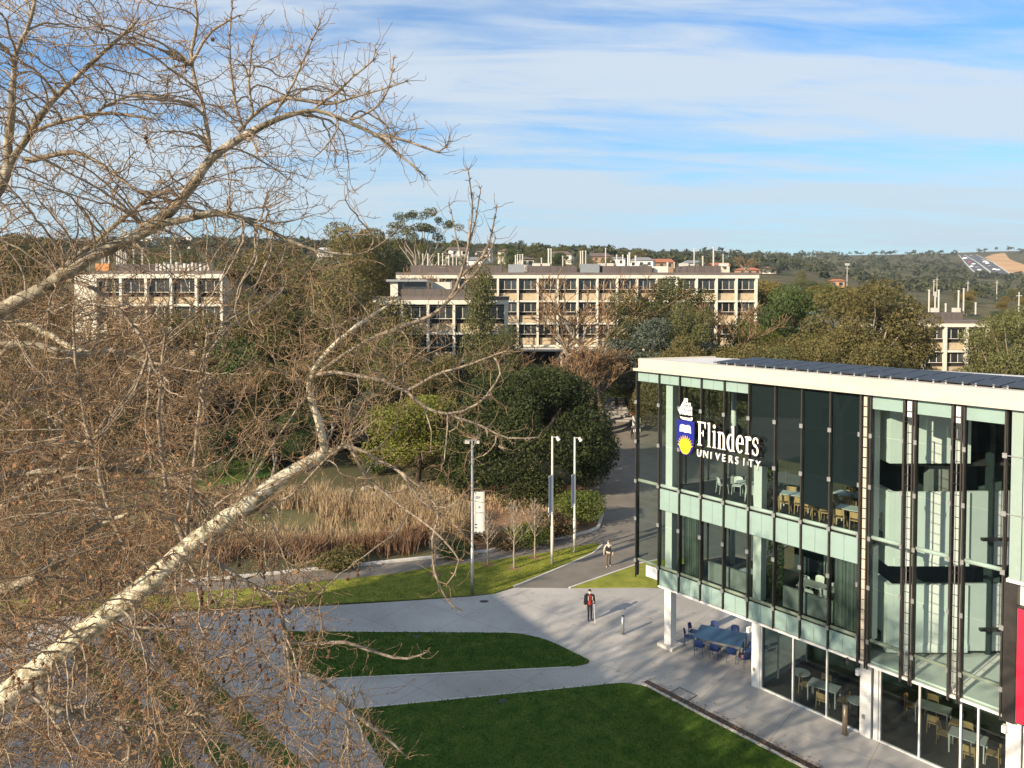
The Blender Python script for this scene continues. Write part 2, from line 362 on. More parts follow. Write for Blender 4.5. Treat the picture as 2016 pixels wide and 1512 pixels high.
def fillet(P, r):
    out = []; n = len(P); P = [Vector((p[0], p[1])) for p in P]
    for i in range(n):
        ri = r[i] if isinstance(r, (list, tuple)) else r
        a, b, c = P[i-1], P[i], P[(i+1) % n]
        if ri <= 0: out.append(b); continue
        d1 = (a-b); d2 = (c-b); q = min(ri, d1.length*.45, d2.length*.45)
        s, e = b+d1.normalized()*q, b+d2.normalized()*q
        for k in range(6):
            t = k/5; out.append(s*(1-t)**2+b*2*t*(1-t)+e*t*t)
    return ccw([(p.x, p.y) for p in out])
def px(*L): return [tuple(gnd(u, v))[:2] for u, v in L]

FARP = [(-400, 1222), (200, 1212), (500, 1200), (636, 1193), (800, 1183), (929, 1174), (974, 1169), (1011, 1157), (1120, 1158), (1256, 1157), (1420, 1160), (1900, 1150)]
sheet('plaza_paving', ccw(px(*FARP)+[(44, 44), (44, -40), (-70, -40), (-70, 42)]), 0.0, M['concrete'])
NEARE = [(300, 1172), (500, 1158), (640, 1145), (778, 1130), (868, 1114), (957, 1106), (1073, 1089), (1135, 1076), (1172, 1070)]
FARE = [(300, 1152), (500, 1134), (600, 1124), (689, 1116), (778, 1106), (868, 1097), (957, 1087), (1013, 1074), (1122, 1057), (1160, 1048), (1177, 1040)]
lawnC = fillet(px((-300, 1205), (200, 1204), (500, 1194), (636, 1189), (800, 1181), (929, 1172), (974, 1168), (1011, 1155), (1023, 1151), (1110, 1115), (1167, 1090), (1186, 1073), *NEARE[::-1], (-300, 1195)), [0]*10+[.5, .7]+[0]*20)
sheet('lawn', lawnC, .035, M['lawnyellow'], .06)
sheet('lawn', fillet(px((1122, 1157), (1259, 1110), (1330, 1098), (1420, 1110), (1345, 1156)), [.1, 0, 0, 0, .2]), .035, M['lawnyellow'], .06)
lawnA = fillet(px((566, 1243), (1050, 1246), (1168, 1304), (1130, 1313), (605, 1339), (560, 1300)), [.3, 2.2, .9, .9, 1.2, .4])
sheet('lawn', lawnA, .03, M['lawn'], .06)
lawnB = fillet(px((688, 1397), (1255, 1340), (1620, 1530), (1900, 1680), (860, 1680)), [.4, 1.6, 0, 0, 0])
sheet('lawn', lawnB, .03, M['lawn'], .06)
# road and path (asphalt)
ROADP = px(*FARE) + px((1186, 1005), (1150, 985), (1160, 950), (1195, 910), (1208, 876)) + [(22, 91.5), (30, 75), (24, 60), (17, 52)] + px((1330, 1096), (1259, 1109), (1120, 1157), (1011, 1156), (1023, 1150), (1110, 1114), (1167, 1089), (1187, 1072), (1172, 1069), *NEARE[::-1][1:])
mb = MB(); mb.prism(ccw(ROADP), -.03, .012); structure('road', mb, M['asphalt'])
mb = MB(); rows = np.linspace(73, 99.5, 34); pv = None
for k, y in enumerate(rows):
    l, r = np.interp(y, [73, 75, 82.6, 91.5, 99.5], [7.0, 7.6, 10.2, 12.1, 12.9]), np.interp(y, [73, 75, 91.5, 99.5], [29, 28, 22, 21])
    base = [(x, y, hz(x, y)+.022) for x in np.linspace(l, r, 6)]
    n = len(mb.v); mb.v += base
    if pv is not None:
        for i in range(5): mb.f.append((pv+i, pv+i+1, n+i+1, n+i)); mb.m.append(0)
    pv = n
structure('road', mb, M['asphalt'])
def kerb(name, P, w, h, m, z0=-.02):
    mb = MB(); P = [Vector((p[0], p[1], 0)) for p in P]; L = []
    for i, p in enumerate(P):
        t = (P[min(i+1, len(P)-1)]-P[max(i-1, 0)]).normalized(); n = Vector((-t.y, t.x, 0)); L.append((p-n*w/2, p+n*w/2))
    for i in range(len(L)-1):
        a, b = L[i]; c, d = L[i+1]
        v = [(q.x, q.y, z) for z in (z0, h) for q in (a, c, d, b)]
        mb.add(v, [(3, 2, 1, 0), (4, 5, 6, 7), (0, 1, 5, 4), (2, 3, 7, 6)]+([(3, 0, 4, 7)] if i == 0 else [])+([(1, 2, 6, 5)] if i == len(L)-2 else []))
    return structure(name, mb, m)
kerb('kerb', px(*FARE), .32, .14, M['concrete2'])
kerb('kerb', px(*FARE[-1:], (1181, 1030), (1186, 1012)), .25, .13, M['concrete2'])
kerb('kerb', px((1186, 1073), (1167, 1090), (1110, 1115), (1023, 1151), (1011, 1155)), .14, .06, M['concrete2'])
kerb('kerb', px((1121, 1158), (1259, 1110), (1300, 1102)), .14, .06, M['concrete2'])
edge = px((1262, 1345), (1400, 1418), (1620, 1531), (1900, 1681))
kerb('kerb', edge, .16, .05, M['concrete2'])
dd = (Vector(edge[-1])-Vector(edge[0])).normalized(); nn = Vector((dd.y, -dd.x))*(-1)
off = [tuple(Vector(e)+nn*.30) for e in edge]
kerb('drain', off, .34, .008, M['steel'])
for P in (px((566, 1243), (1045, 1246)), px((605, 1339), (1125, 1314)), px((688, 1397), (1245, 1342))):
    kerb('kerb', P, .10, .034, M['concrete2'])
# planted strips left of the lawns
A0, A1 = gnd(292, 1225), gnd(640, 1550); dv = (A1-A0).normalized(); nv = Vector((dv.y, -dv.x, 0))
for k, (o0, w) in enumerate(((-.1, .95), (1.5, .95), (3.1, 1.2))):
    P = [A0-nv*(-o0), A1-nv*(-o0), A1+nv*(o0+w), A0+nv*(o0+w)]
    P = [A0+nv*o0, A1+nv*o0, A1+nv*(o0+w), A0+nv*(o0+w)]
    sheet('lawn', ccw([(p.x, p.y) for p in P]), .03, M['lawn'], .06)
# pit covers and drain lids
def pit_frame(u, v, w, d, rz, label):
    c = gnd(u, v); mb = MB()
    for x0, x1, y0, y1 in ((-w/2, w/2, -d/2, -d/2+.05), (-w/2, w/2, d/2-.05, d/2), (-w/2, -w/2+.05, -d/2+.05, d/2-.05), (w/2-.05, w/2, -d/2+.05, d/2-.05)): mb.box(x0, x1, y0, y1, .002, .012)
    r = empty('pit_cover', (c.x, c.y, 0), rz, label, 'pit cover'); mb.build('frame', M['steel'], r)
    mb = MB(); mb.box(-w/2+.05, w/2-.05, -d/2+.05, d/2-.05, .002, .007); mb.build('lid', M['concrete'], r)
pit_frame(1345, 1367, 1.0, .8, R(-50), 'square pit cover framed in dark metal beside the drain')
mb = MB(); c = gnd(953, 1184); mb.prism([(c.x+.28*math.cos(a), c.y+.18*math.sin(a)) for a in np.linspace(0, 2*math.pi, 12, endpoint=False)], .002, .01)
tag(mb.build('drain_lid', M['steel']), 'small dark oval drain lid on the paving beside the lamp post', 'drain lid')
for (u, v) in ((990, 1382), (820, 1254)):
    mb = MB(); c = gnd(u, v); mb.prism([(c.x+.22*math.cos(a), c.y+.2*math.sin(a)) for a in np.linspace(0, 2*math.pi, 10, endpoint=False)], .03, .042)
    tag(mb.build('irrigation_lid', M['bluegrey']), 'round green irrigation lid set in the '+('large' if u > 900 else 'narrow')+' lawn', 'lid')
mb = MB(); P = px((1160, 1052), (1177, 1041), (1186, 1012), (1165, 985), (1150, 960), (1020, 945), (930, 960), (920, 1000), (905, 1058), (940, 1092), (1013, 1074)); mb.prism(ccw(P), -.03, .03); structure('garden_bed', mb, M['mulch'])
# ------------------------------------------------------------------ pond
mb = MB(); mb.prism(ccw([tuple(p) for p in POND]), -1.4, -.95); structure('water', mb, M['water'])
def blades(n, sampler, h0, h1, w, lean, name, m):
    P = sampler(n); n = len(P); z = hgt(P[:, 0], P[:, 1]); H = RNG.uniform(h0, h1, n); a = RNG.uniform(0, 6.28, n)
    dx, dy = np.cos(a)*w, np.sin(a)*w; lx, ly = RNG.normal(0, lean, n)*H, RNG.normal(0, lean, n)*H
    b0 = np.stack([P[:, 0]-dx, P[:, 1]-dy, z-.1], 1); b1 = np.stack([P[:, 0]+dx, P[:, 1]+dy, z-.1], 1)
    m0 = np.stack([P[:, 0]+dx*.8+lx*.4, P[:, 1]+dy*.8+ly*.4, z+H*.6], 1); m1 = np.stack([P[:, 0]-dx*.8+lx*.4, P[:, 1]-dy*.8+ly*.4, z+H*.6], 1)
    t0 = np.stack([P[:, 0]+lx+dx*.3, P[:, 1]+ly+dy*.3, z+H], 1); t1 = np.stack([P[:, 0]+lx-dx*.3, P[:, 1]+ly-dy*.3, z+H], 1)
    V = np.stack([b0, b1, m0, m1, t0, t1], 1).reshape(-1, 3); i = np.arange(n)*6
    Q = np.concatenate([np.stack([i, i+1, i+2, i+3], 1), np.stack([i+3, i+2, i+4, i+5], 1)])
    o = obj(name, npmesh(name, V, Q, m)); return o
def band(P, wid):
    P = np.array(P, float)
    def f(n):
        k = RNG.integers(0, len(P)-1, n*1); t = RNG.random(n); q = P[k]*(1-t)[:, None]+P[k+1]*t[:, None]
        return q+RNG.normal(0, wid, (n, 2))
    return f
def clumpy(P, wid, nc):
    def f(n):
        c = band(P, wid)(nc); return c[RNG.integers(0, nc, n)]+RNG.normal(0, .33, (n, 2))
    return f
tag(blades(9000, clumpy([(-30, 66), (-22, 66.2), (-14, 65.2), (-9.5, 63.6), (-6.5, 61.5), (-5, 60.5)], 1.5, 160), .5, 1.9, .026, .22, 'reeds', M['reed']), 'tall dry straw coloured reeds along the far bank of the pond', 'reeds', kind='stuff')
tag(blades(4200, clumpy([(-30, 60.5), (-20, 59.8), (-13, 59.2), (-9, 59.0)], .9, 60), 1.0, 2.2, .026, .2, 'reeds', M['reed']), 'straw coloured reeds standing in the middle of the pond', 'reeds', kind='stuff')
tag(blades(5000, clumpy([(-30, 55.0), (-20, 53.6), (-14, 53.9), (-9, 55.0), (-6, 56.4)], .75, 120), .5, 1.5, .024, .2, 'reeds', M['reeddark']), 'low brown reeds at the near edge of the pond beside the path', 'reeds', kind='stuff')
tag(blades(3000, band([(-6, 70), (-2, 69), (-9, 71), (0, 66.5), (3.5, 64.5)], 1.2), .15, .5, .035, .35, 'dry_grass', M['reed']), 'pale dry grass on the bank below the dark fig tree', 'grass', kind='stuff')
rk = []
for k in range(26):
    x = random.uniform(-15, -3.5); y = random.uniform(68.5, 74); s = random.uniform(.15, .42)
    mb = MB(); mb.ball((0, 0, 0), s, 7, 5, sc=(1.2, .9, .7))
    mb.v = [tuple(c*(1+random.uniform(-.28, .28)) for c in p) for p in mb.v]
    o = mb.build('rock', M['rock']); o.location = (x, y, hz(x, y)+s*.3)
    tag(o, 'pale rounded boulder on the dry grass bank behind the pond reeds', 'boulder', 'boulders on the bank behind the pond')
# ------------------------------------------------------------------ stairs at the end of the road
st = empty('stairway', (14.2, 99.5, hz(14.2, 99.5)))
tag(st, kind='structure')
for k in range(12):
    y0 = k*.85; zz = hz(14.6, 99.5+y0+.5)-hz(14.6, 99.5)
    mb = MB(); mb.box(-1.6, 1.6, y0, y0+.75, zz-.3, zz+.12); mb.build('step', M['concrete'], st)
mb = MB(); 
for k in range(8):
    y = 99+k*1.5; x = 17.0
    a = (x, y, hz(x, y)+.12); b = (x+6, y, hz(x+6, y)+.5); n = len(mb.v); mb.v += [a, b]
    if k: mb.f.append((n-2, n-1, n+1, n)); mb.m.append(0)
structure('garden_bank', mb, M['mulch'])

# grass blades on the lawns and fallen leaves
def inside(P, n):
    P = np.array(P, float); lo, hi = P.min(0), P.max(0); out = []
    lo = np.maximum(lo, [-16, 26]); hi = np.minimum(hi, [20, 62])
    while sum(map(len, out)) < n:
        q = RNG.uniform(lo, hi, (n, 2)); q = q[sdpoly(q[:, 0], q[:, 1], P) < -.01]; out.append(q)
    return np.concatenate(out)[:n]
def grass_blades(P, n, m, z, label):
    q = inside(P, n); a = RNG.uniform(0, 6.28, n); h = RNG.uniform(.02, .06, n); w = RNG.uniform(.012, .03, n); lx, ly = RNG.normal(0, .02, (2, n))
    b0 = np.stack([q[:, 0]-np.cos(a)*w, q[:, 1]-np.sin(a)*w, np.full(n, z)], 1); b1 = np.stack([q[:, 0]+np.cos(a)*w, q[:, 1]+np.sin(a)*w, np.full(n, z)], 1); t = np.stack([q[:, 0]+lx, q[:, 1]+ly, z+h], 1)
    V = np.stack([b0, b1, t], 1).reshape(-1, 3); i = np.arange(n)*3
    tag(obj('grass', npmesh('grass', V, np.stack([i, i+1, i+2], 1), m)), label, 'grass', kind='stuff')
grass_blades(lawnC, 30000, M['lawnyellow'], .034, 'short grass blades of the sunlit lawn strip below the pond path')
grass_blades(lawnA, 26000, M['lawn'], .029, 'short grass blades of the narrow shaded lawn')
grass_blades(lawnB, 36000, M['lawn'], .029, 'short grass blades of the large shaded lawn')
n = 900; k = RNG.random(n); c0 = np.array(edge[0]); c1 = np.array(edge[2]); qa = c0+(c1-c0)*k[:, None]+np.array([nn.x, nn.y])*RNG.normal(.25, .25, n)[:, None]
qb = np.stack([RNG.uniform(-17, 12, 700), RNG.uniform(29, 47, 700)], 1); q = np.concatenate([qa[:420], qb]); m_ = len(q)
a = RNG.uniform(0, 6.28, m_); s_ = RNG.uniform(.025, .06, m_); zz = .045+RNG.uniform(0, .01, m_)
ca, sa = np.cos(a)*s_, np.sin(a)*s_
V = np.stack([np.stack([q[:, 0]+ca, q[:, 1]+sa, zz], 1), np.stack([q[:, 0]-sa*.7, q[:, 1]+ca*.7, zz+s_*.4], 1), np.stack([q[:, 0]-ca, q[:, 1]-sa, zz], 1), np.stack([q[:, 0]+sa*.7, q[:, 1]-ca*.7, zz+s_*.5], 1)], 1).reshape(-1, 3)
i = np.arange(m_)*4; tag(obj('fallen_leaves', npmesh('fallen_leaves', V, np.stack([i, i+1, i+2, i+3], 1), M['deadleaf'])), 'scattered brown fallen leaves on the paving and lawns', 'leaves', kind='stuff')
# ------------------------------------------------------------------ glass building
O = Vector((8.065, 39.47, 0)); GROT = R(-50.49)
GB = empty('glass_building', O, GROT, 'three storey green glass building with cream roof edge standing on white columns', 'building')
GM = Matrix.Translation(O) @ Matrix.Rotation(GROT, 4, 'Z')
GD = -.22
MS = [-1.95, -.42, .9, 2.22, 3.55, 4.9, 6.25, 7.55, 8.85, 10.15, 10.57, 11.88, 12.32, 13.65, 14.07, 15.43]
ZR = [3.25, 4.15, 6.4, 8.42, 10.55, 12.65, 14.33]
def gpart(name, m, fn, parent=GB, smooth=False):
    mb = MB(); fn(mb); return mb.build(name, m, parent, smooth)
def dep(s): return 4.4+.15*s
RGT = 26.0
# roof
rf = gpart('roof', M['roofmem'], lambda b: b.prism([(-1.6, -.1), (RGT, -.1), (RGT, dep(RGT)+.3), (.1, dep(0)-.5)], 14.40, 14.93))
def fascia(b):
    b.box(-1.98, RGT, -.50, -.18, 14.34, 14.47); b.box(-1.72, RGT, -.38, -.103, 14.473, 15.0)
    b.prism([(-1.98, -.177), (-1.66, -.177), (.05, dep(0)-.4), (-.27, dep(0)-.4)], 14.34, 14.47); b.prism([(-1.72, -.1), (-1.605, -.1), (.08, dep(0)-.5), (-.03, dep(0)-.5)], 14.473, 15.0)
gpart('fascia', M['cream'], fascia, rf)
for s in (2.1, 5.5, 8.9, 12.3, 15.7): gpart('joint', M['galv'], lambda b: b.box(s, s+.012, -.384, -.379, 14.5, 14.98), rf)
# floors
def slab(b, z, s0=-.35): b.prism([(s0, 0), (10.45, 0), (10.45, dep(10.45)), (s0+1.1, dep(s0))], z-.35, z)
for z, s0 in ((4.10, -.35), (8.37, -.35)):
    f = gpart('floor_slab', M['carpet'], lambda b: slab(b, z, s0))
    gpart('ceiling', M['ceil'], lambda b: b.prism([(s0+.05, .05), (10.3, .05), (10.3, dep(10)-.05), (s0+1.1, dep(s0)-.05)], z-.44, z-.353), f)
gpart('soffit_edge', M['white'], lambda b: b.box(-.42, RGT, -.26, -.02, 3.14, 3.23))
gpart('soffit', M['white'], lambda b: b.prism([(-.38, -.015), (RGT, -.015), (RGT, dep(RGT)), (.7, dep(0))], 3.22, 3.30))
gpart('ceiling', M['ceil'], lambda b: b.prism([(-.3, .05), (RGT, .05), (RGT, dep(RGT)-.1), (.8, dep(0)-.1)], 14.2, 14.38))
# columns
for s in (-.2, 5.0, 10.2, 15.6, 20.8):
    c = gpart('column', M['white'], lambda b: (b.box(s, s+.42, .02, .46, 0, 3.20), b.box(s, s+.42, .06, .5, 4.105, 8.0), b.box(s, s+.42, .06, .5, 8.375, 14.2)))
    if s > 0:
        gpart('wall_light', M['white'], lambda b: (b.box(s-.13, s-.0, -.22, .0, 2.55, 2.8), b.box(s-.10, s+.02, -.0, .018, 2.62, 2.72)), c)
        gpart('socket_box', M['galv'], lambda b: b.box(s+.08, s+.2, -.03, .018, .75, .92), c)
    else: gpart('footing', M['concrete2'], lambda b: b.box(s-.28, s+.70, -.2, .74, .001, .16), c)
for s, d in ((1.6, 3.4), (6.2, 4.6)): gpart('column', M['white'], lambda b: (b.cyl(s, d, 4.105, 8.0, .14), b.cyl(s, d, 8.375, 14.2, .14)), GB, True)
# mullions with clamps
CLM = MB().box(-.075, .075, -.02, .018, -.09, .09).mesh('clamp', M['galv'])
for i, s in enumerate(MS):
    zb = 3.0 if s > 10 else 3.22
    def fn(b):
        b.box(s-.03, s+.03, GD-.06, GD-.008, zb, 14.32); b.box(s-.05, s+.05, GD+.02, -.03, zb+.1, 14.3)
    mu = gpart('mullion', M['steel'], fn)
    for z in ZR[1:-1]: obj('clamp', CLM, mu, (s, GD-.08, z))
def pane_mesh(w, h, m):
    b = MB(); b.box(-w/2, w/2, -.006, .006, -h/2, h/2); return b.mesh('glass_pane', m)
LAD = (9, 11, 13)
for i in range(len(MS)-1):
    s0, s1 = MS[i]+.032, MS[i+1]-.032
    if i in LAD: continue
    for z0, z1 in zip(ZR[:-1], ZR[1:]):
        if i == 0 and z1 < 4.5: continue
        me = pane_mesh(s1-s0, z1-z0-.016, M['glass']); obj('glass_pane', me, GB, ((s0+s1)/2, GD, (z0+z1)/2))
    rail_hi = 8.42; 
    gpart('transom', M['white'] if i else M['cream'], lambda b: b.tube([(s0+.02, GD+.13, rail_hi+.03), (s1-.02, GD+.13, rail_hi+.03)], .085, 8), GB, True)
    gpart('transom', M['cream'], lambda b: b.tube([(s0+.02, GD+.13, 4.17), (s1-.02, GD+.13, 4.17)], .075, 8), GB, True)
    if i >= 10: continue
    a0, a1 = MS[i]+.055, MS[i+1]-.055; mid = (a0+a1)/2
    def sp(z0, z1):
        for x0, x1 in ((a0, mid-.006), (mid+.006, a1)): gpart('spandrel_panel', M['mint'], lambda b: b.box(x0, x1, GD+.03, GD+.07, z0, z1))
    if i == 0: sp(13.78, 14.3); gpart('spandrel_panel', M['mint'], lambda b: b.box(mid-.1, a1, GD+.03, GD+.07, 3.45, 4.05)); continue
    if i >= 1: sp(3.27, 4.06); sp(7.22, 8.30)
    if i <= 4: sp(13.78, 14.3)
for i in (10, 12, 14):
    a0, a1 = MS[i]+.055, MS[min(i+1, 15)]-.055
    gpart('spandrel_panel', M['mint'], lambda b: b.box(a0, a1, GD+.03, GD+.07, 13.75, 14.3))
# roller blinds
for i, zb in ((5, 10.55), (6, 11.0), (7, 9.25), (8, 10.45)):
    gpart('roller_blind', M['blind'], lambda b: (b.box(MS[i]+.06, MS[i+1]-.06, GD+.10, GD+.115, zb, 14.25), b.box(MS[i]+.06, MS[i+1]-.06, GD+.09, GD+.125, zb-.04, zb)))
# ladders between paired mullions
for i in LAD:
    s0, s1 = MS[i], MS[i+1]; r = empty('ladder', (0, 0, 0)); r.parent = GB
    for s in (s0+.06, s1-.06): gpart('stile', M['steel'], lambda b: b.box(s-.025, s+.025, GD-.16, GD-.07, 3.05, 14.28), r)
    me = None
    for k in range(26):
        z = 3.35+k*.42
        b = MB(); b.tube([(s0+.08, GD-.11, z), (s1-.08, GD-.11, z)], .014, 6); b.build('rung', M['steel'], r)
    if i == 9: gpart('backing_panel', M['cream'], lambda b: b.box(s0+.12, s1-.04, GD+.0, GD+.04, 3.3, 14.25), r)
    else: gpart('backing_panel', M['mint'], lambda b: b.box(s0+.12, s1-.04, GD+.0, GD+.03, 13.6, 14.25), r)
    b = MB(); b.tube([(s0+.16, GD+.02, 3.3), (s0+.16, GD+.02, 13.4)], .02, 5); b.build('cable', M['galv'], r)
# end wall (glass) and back wall
eq = [(-.35+1.1*t, dep(-.35)*t) for t in np.linspace(0, 1, 4)]
for k in range(3):
    (x0, y0), (x1, y1) = eq[k], eq[k+1]; L = math.hypot(x1-x0, y1-y0); a = math.atan2(y1-y0, x1-x0)
    for z0, z1 in ((4.15, 6.4), (6.4, 7.95), (8.4, 10.55), (10.55, 14.15)):
        o = obj('glass_pane', pane_mesh(L-.06, z1-z0-.03, M['glass']), GB, ((x0+x1)/2, (y0+y1)/2, (z0+z1)/2)); o.rotation_euler = (0, 0, a)
    gpart('mullion', M['steel'], lambda b: (b.box(x1-.03, x1+.03, y1-.05, y1+.05, 4.1, 8.0), b.box(x1-.03, x1+.03, y1-.05, y1+.05, 8.4, 14.2)))
def backwall(s0, s1, z0, z1, m, th=.12, off=0):
    return gpart('back_wall', m, lambda b: b.prism([(s0, dep(s0)+off), (s1, dep(s1)+off), (s1, dep(s1)+th+off), (s0, dep(s0)+th+off)], z0, z1))
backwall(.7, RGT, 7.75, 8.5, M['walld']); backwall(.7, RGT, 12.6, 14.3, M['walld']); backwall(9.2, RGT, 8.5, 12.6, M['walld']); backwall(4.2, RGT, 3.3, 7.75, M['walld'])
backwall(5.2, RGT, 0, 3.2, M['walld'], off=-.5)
for s in (.75, 2.2, 3.7, 5.2, 6.7, 8.2):
    x0, x1 = s, s+1.45; a = math.atan(.15)
    for z0, z1 in (((8.5, 12.6),) if s > 3 else ((8.5, 12.6), (4.15, 7.75))):
        o = obj('glass_pane', pane_mesh(1.45*1.026, z1-z0-.02, M['glass']), GB, ((x0+x1)/2, dep((x0+x1)/2)+.05, (z0+z1)/2)); o.rotation_euler = (0, 0, a)
# stair core: white walls facing square to the road
CR = R(50.49)
core = empty('stair_core', (10.85, .9, 0), CR); core.parent = GB
def cpart(name, m, x0, x1, y0, y1, z0, z1):
    mb = MB(); mb.box(x0, x1, y0, y1, z0, z1); return mb.build(name, m, core)
for z0, z1 in ((11.4, 13.95), (7.1, 10.2), (3.45, 6.3)):
    cpart('balustrade', M['wallw'], .25, 3.35, 0, .14, z0, z1)
    cpart('return_wall', M['wallw'], -.0, .245, -.0, 2.2, z0, z1)
    if z0 < 11:
        cpart('coloured_wall', M['mint'], 3.36, 4.2, .15, .25, z0, z1); cpart('coloured_wall', M['mint'], 4.45, 6, .15, .25, z0, z1)
        cpart('skirting', M['wallw'], .25, 3.35, -.03, -.005, z0, z0+.35)
for z0, z1 in ((3.3, 14.2),):
    cpart('dark_pillar', M['walld'], 4.21, 4.44, .1, .4, z0, z1); cpart('core_wall', M['walld'], .3, 7, 2.3, 2.45, z0, z1)
cpart('landing', M['carpet'], .3, 6, .2, 2.3, 7.0, 7.09); cpart('landing', M['carpet'], .3, 6, .2, 2.3, 3.35, 3.44); cpart('landing', M['carpet'], .3, 6, .2, 2.3, 11.25, 11.39)
for z in (8.3, 4.55): cpart('stair_rail', M['steel'], 3.6, 5.4, -.5, -.35, z, z+.12)
mbb = MB(); mbb.box(1.9, 2.8, .5, .9, 7.1, 11.2); mbb.build('display_board', M['sofa'], core)
# right end: pale panel, steel post and red screen
gpart('pale_panel', M['palepanel'], lambda b: (b.box(15.62, 15.98, GD-.02, .0, 8.25, 14.3), b.box(16.0, RGT, GD, .02, 8.25, 14.3)))
gpart('pale_panel_sill', M['white'], lambda b: b.box(15.55, RGT, GD-.08, .0, 8.12, 8.235))
for z in (12.65, 10.55): gpart('pale_panel_rod', M['galv'], lambda b: b.box(15.5, RGT, GD-.06, GD-.03, z-.015, z+.015))
gpart('steel_panel', M['steel'], lambda b: (b.box(15.50, 15.90, GD-.1, .0, 3.05, 8.10),))
SCR = empty('led_screen', GM @ Vector((15.95, -.36, 3.2)), GROT, 'large glowing red screen mounted on the glass building corner', 'screen')
mb = MB(); mb.box(0, 6, -.10, .12, 0, 4.2); mb.build('casing', M['steel'], SCR)
mb = MB(); 
for k in range(68): mb.box(.04, 5.96, -.125, -.103, .05+k*.06, .05+k*.06+.05)
mb.build('display', M['screen'], SCR)
# ground floor glazing
gx = [5.45, 7.05, 8.65, 10.15]; gx2 = [10.95, 12.5, 14.0, 14.6, 15.55]
for L in (gx, gx2, [16.1, 18, 20]):
    for a, b_ in zip(L[:-1], L[1:]):
        o = obj('glass_pane', pane_mesh(b_-a-.06, 3.08, M['glassdk']), GB, ((a+b_)/2, .16, 1.6))
    for a in L: gpart('window_post', M['white'], lambda b: b.box(a-.03, a+.03, .10, .24, .02, 3.18))
gpart('door_jamb', M['white'], lambda b: b.box(10.72, 10.90, .05, .3, .02, 3.18))
gpart('threshold', M['white'], lambda b: (b.box(5.4, 10.2, .09, .25, .003, .04), b.box(10.7, 15.6, .09, .25, .003, .04)))
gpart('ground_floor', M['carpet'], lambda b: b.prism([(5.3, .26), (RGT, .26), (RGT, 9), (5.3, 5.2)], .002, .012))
k0 = [(5.45, .25+1.3*k) for k in range(5)]
for (x0, y0), (x1, y1) in zip(k0[:-1], k0[1:]):
    o = obj('glass_pane', pane_mesh(1.24, 3.08, M['glassdk']), GB, (5.45, (y0+y1)/2, 1.6)); o.rotation_euler = (0, 0, R(90))
    gpart('window_post', M['white'], lambda b: b.box(5.42, 5.48, y1-.03, y1+.03, .02, 3.18))
# interior dressing belonging to the building
def curtain(s0, s1, z0, z1):
    b = MB(); n = 40; P = []
    for k in range(n+1):
        t = k/n; P.append((s0+(s1-s0)*t, .12+.05*math.sin(t*38)+.012*math.sin(t*90)))
    for k in range(n):
        (x0, y0), (x1, y1) = P[k], P[k+1]
        b.add([(x0, y0, z0), (x1, y1, z0), (x1, y1, z1), (x0, y0, z1), (x0, y0+.02, z0), (x1, y1+.02, z0), (x1, y1+.02, z1), (x0, y0+.02, z1)], [(0, 1, 2, 3), (7, 6, 5, 4)])
    return b.build('curtain', M['curtain'], None)
for k, (s0, s1, z0, z1) in enumerate(((1.02, 1.85, 4.2, 7.2), (8.95, 9.95, 4.2, 7.2))):
    c = curtain(s0, s1, z0, z1); c.matrix_world = GM
    tag(c, ['grey pleated curtain behind the glass beside the corner column', 'grey pleated curtain behind the glass beside the first ladder'][k], 'curtain')
# ------------------------------------------------------------------ sign
SG = empty('building_sign', GM @ Vector((.94, GD-.24, 10.4)), GROT, 'raised white lettering with blue and yellow crest and ship on the glass wall', 'sign')
def plate(name, P, y0, y1, m, parent):
    """polygon in (s,z) extruded front y0 .. back y1"""
    n = len(P); b = MB(); v = [(x, y0, z) for x, z in P]+[(x, y1, z) for x, z in P]
    b.add(v, [tuple(range(n)), tuple(range(2*n-1, n-1, -1))]); b.m = [0, 1]
    b.add(v, [((i+1) % n, i, n+i, n+(i+1) % n) for i in range(n)], 1)
    return b.build(name, m if isinstance(m, list) else [m, m], parent)
shield = [(0, 1.72)]+[(1.08, 1.72), (1.08, .85)]+[(.54+.54*math.cos(a)**.8, .85-.83*math.sin(a)) for a in np.linspace(.25, 1.45, 6)]+[(.54, 0)]+[(.54-.54*math.cos(a)**.8, .85-.83*math.sin(a)) for a in np.linspace(1.45, .25, 6)]+[(0, .85)]
sh = plate('shield', shield[::-1], -.05, .08, [M['signblue'], M['signside']], SG)
book = [(.2, 1.14), (.22, 1.46), (.34, 1.52), (.5, 1.5), (.545, 1.47), (.6, 1.5), (.75, 1.52), (.86, 1.45), (.9, 1.12), (.72, 1.16), (.55, 1.12), (.38, 1.17)]
plate('book', book, -.07, -.052, M['signwhite'], sh)
plate('book_spine', [(.545, 1.15), (.53, 1.15), (.53, 1.46), (.545, 1.46)], -.078, -.072, M['galv'], sh)
sunp = []
nr = 11
for k in range(nr):
    a0 = math.pi-(k-.5)/(nr-1)*math.pi; a1 = math.pi-k/(nr-1)*math.pi
    if 0 < k: sunp.append((.54+.31*math.cos(a0), .50+.26*math.sin(a0)))
    sunp.append((.54+.47*math.cos(a1), .50+.52*math.sin(a1)))
sunp = sunp+[(.54+.36*math.cos(a), .5-.47*math.sin(a)**1.2) for a in np.linspace(.25, math.pi-.25, 9)]
sunp = [(x, max(z, .05)) for x, z in sunp]
plate('sun_emblem', sunp, -.07, -.052, M['signyellow'], sh)
ship = empty('ship', (.1, 0, 1.78)); ship.parent = SG
def sail(P, y): plate('sail', P, y, y+.05, [M['signwhite'], M['signside']], ship)
sail([(.0, .40), (.36, .98), (.42, .98), (.30, .42), (.12, .2)], -.055)
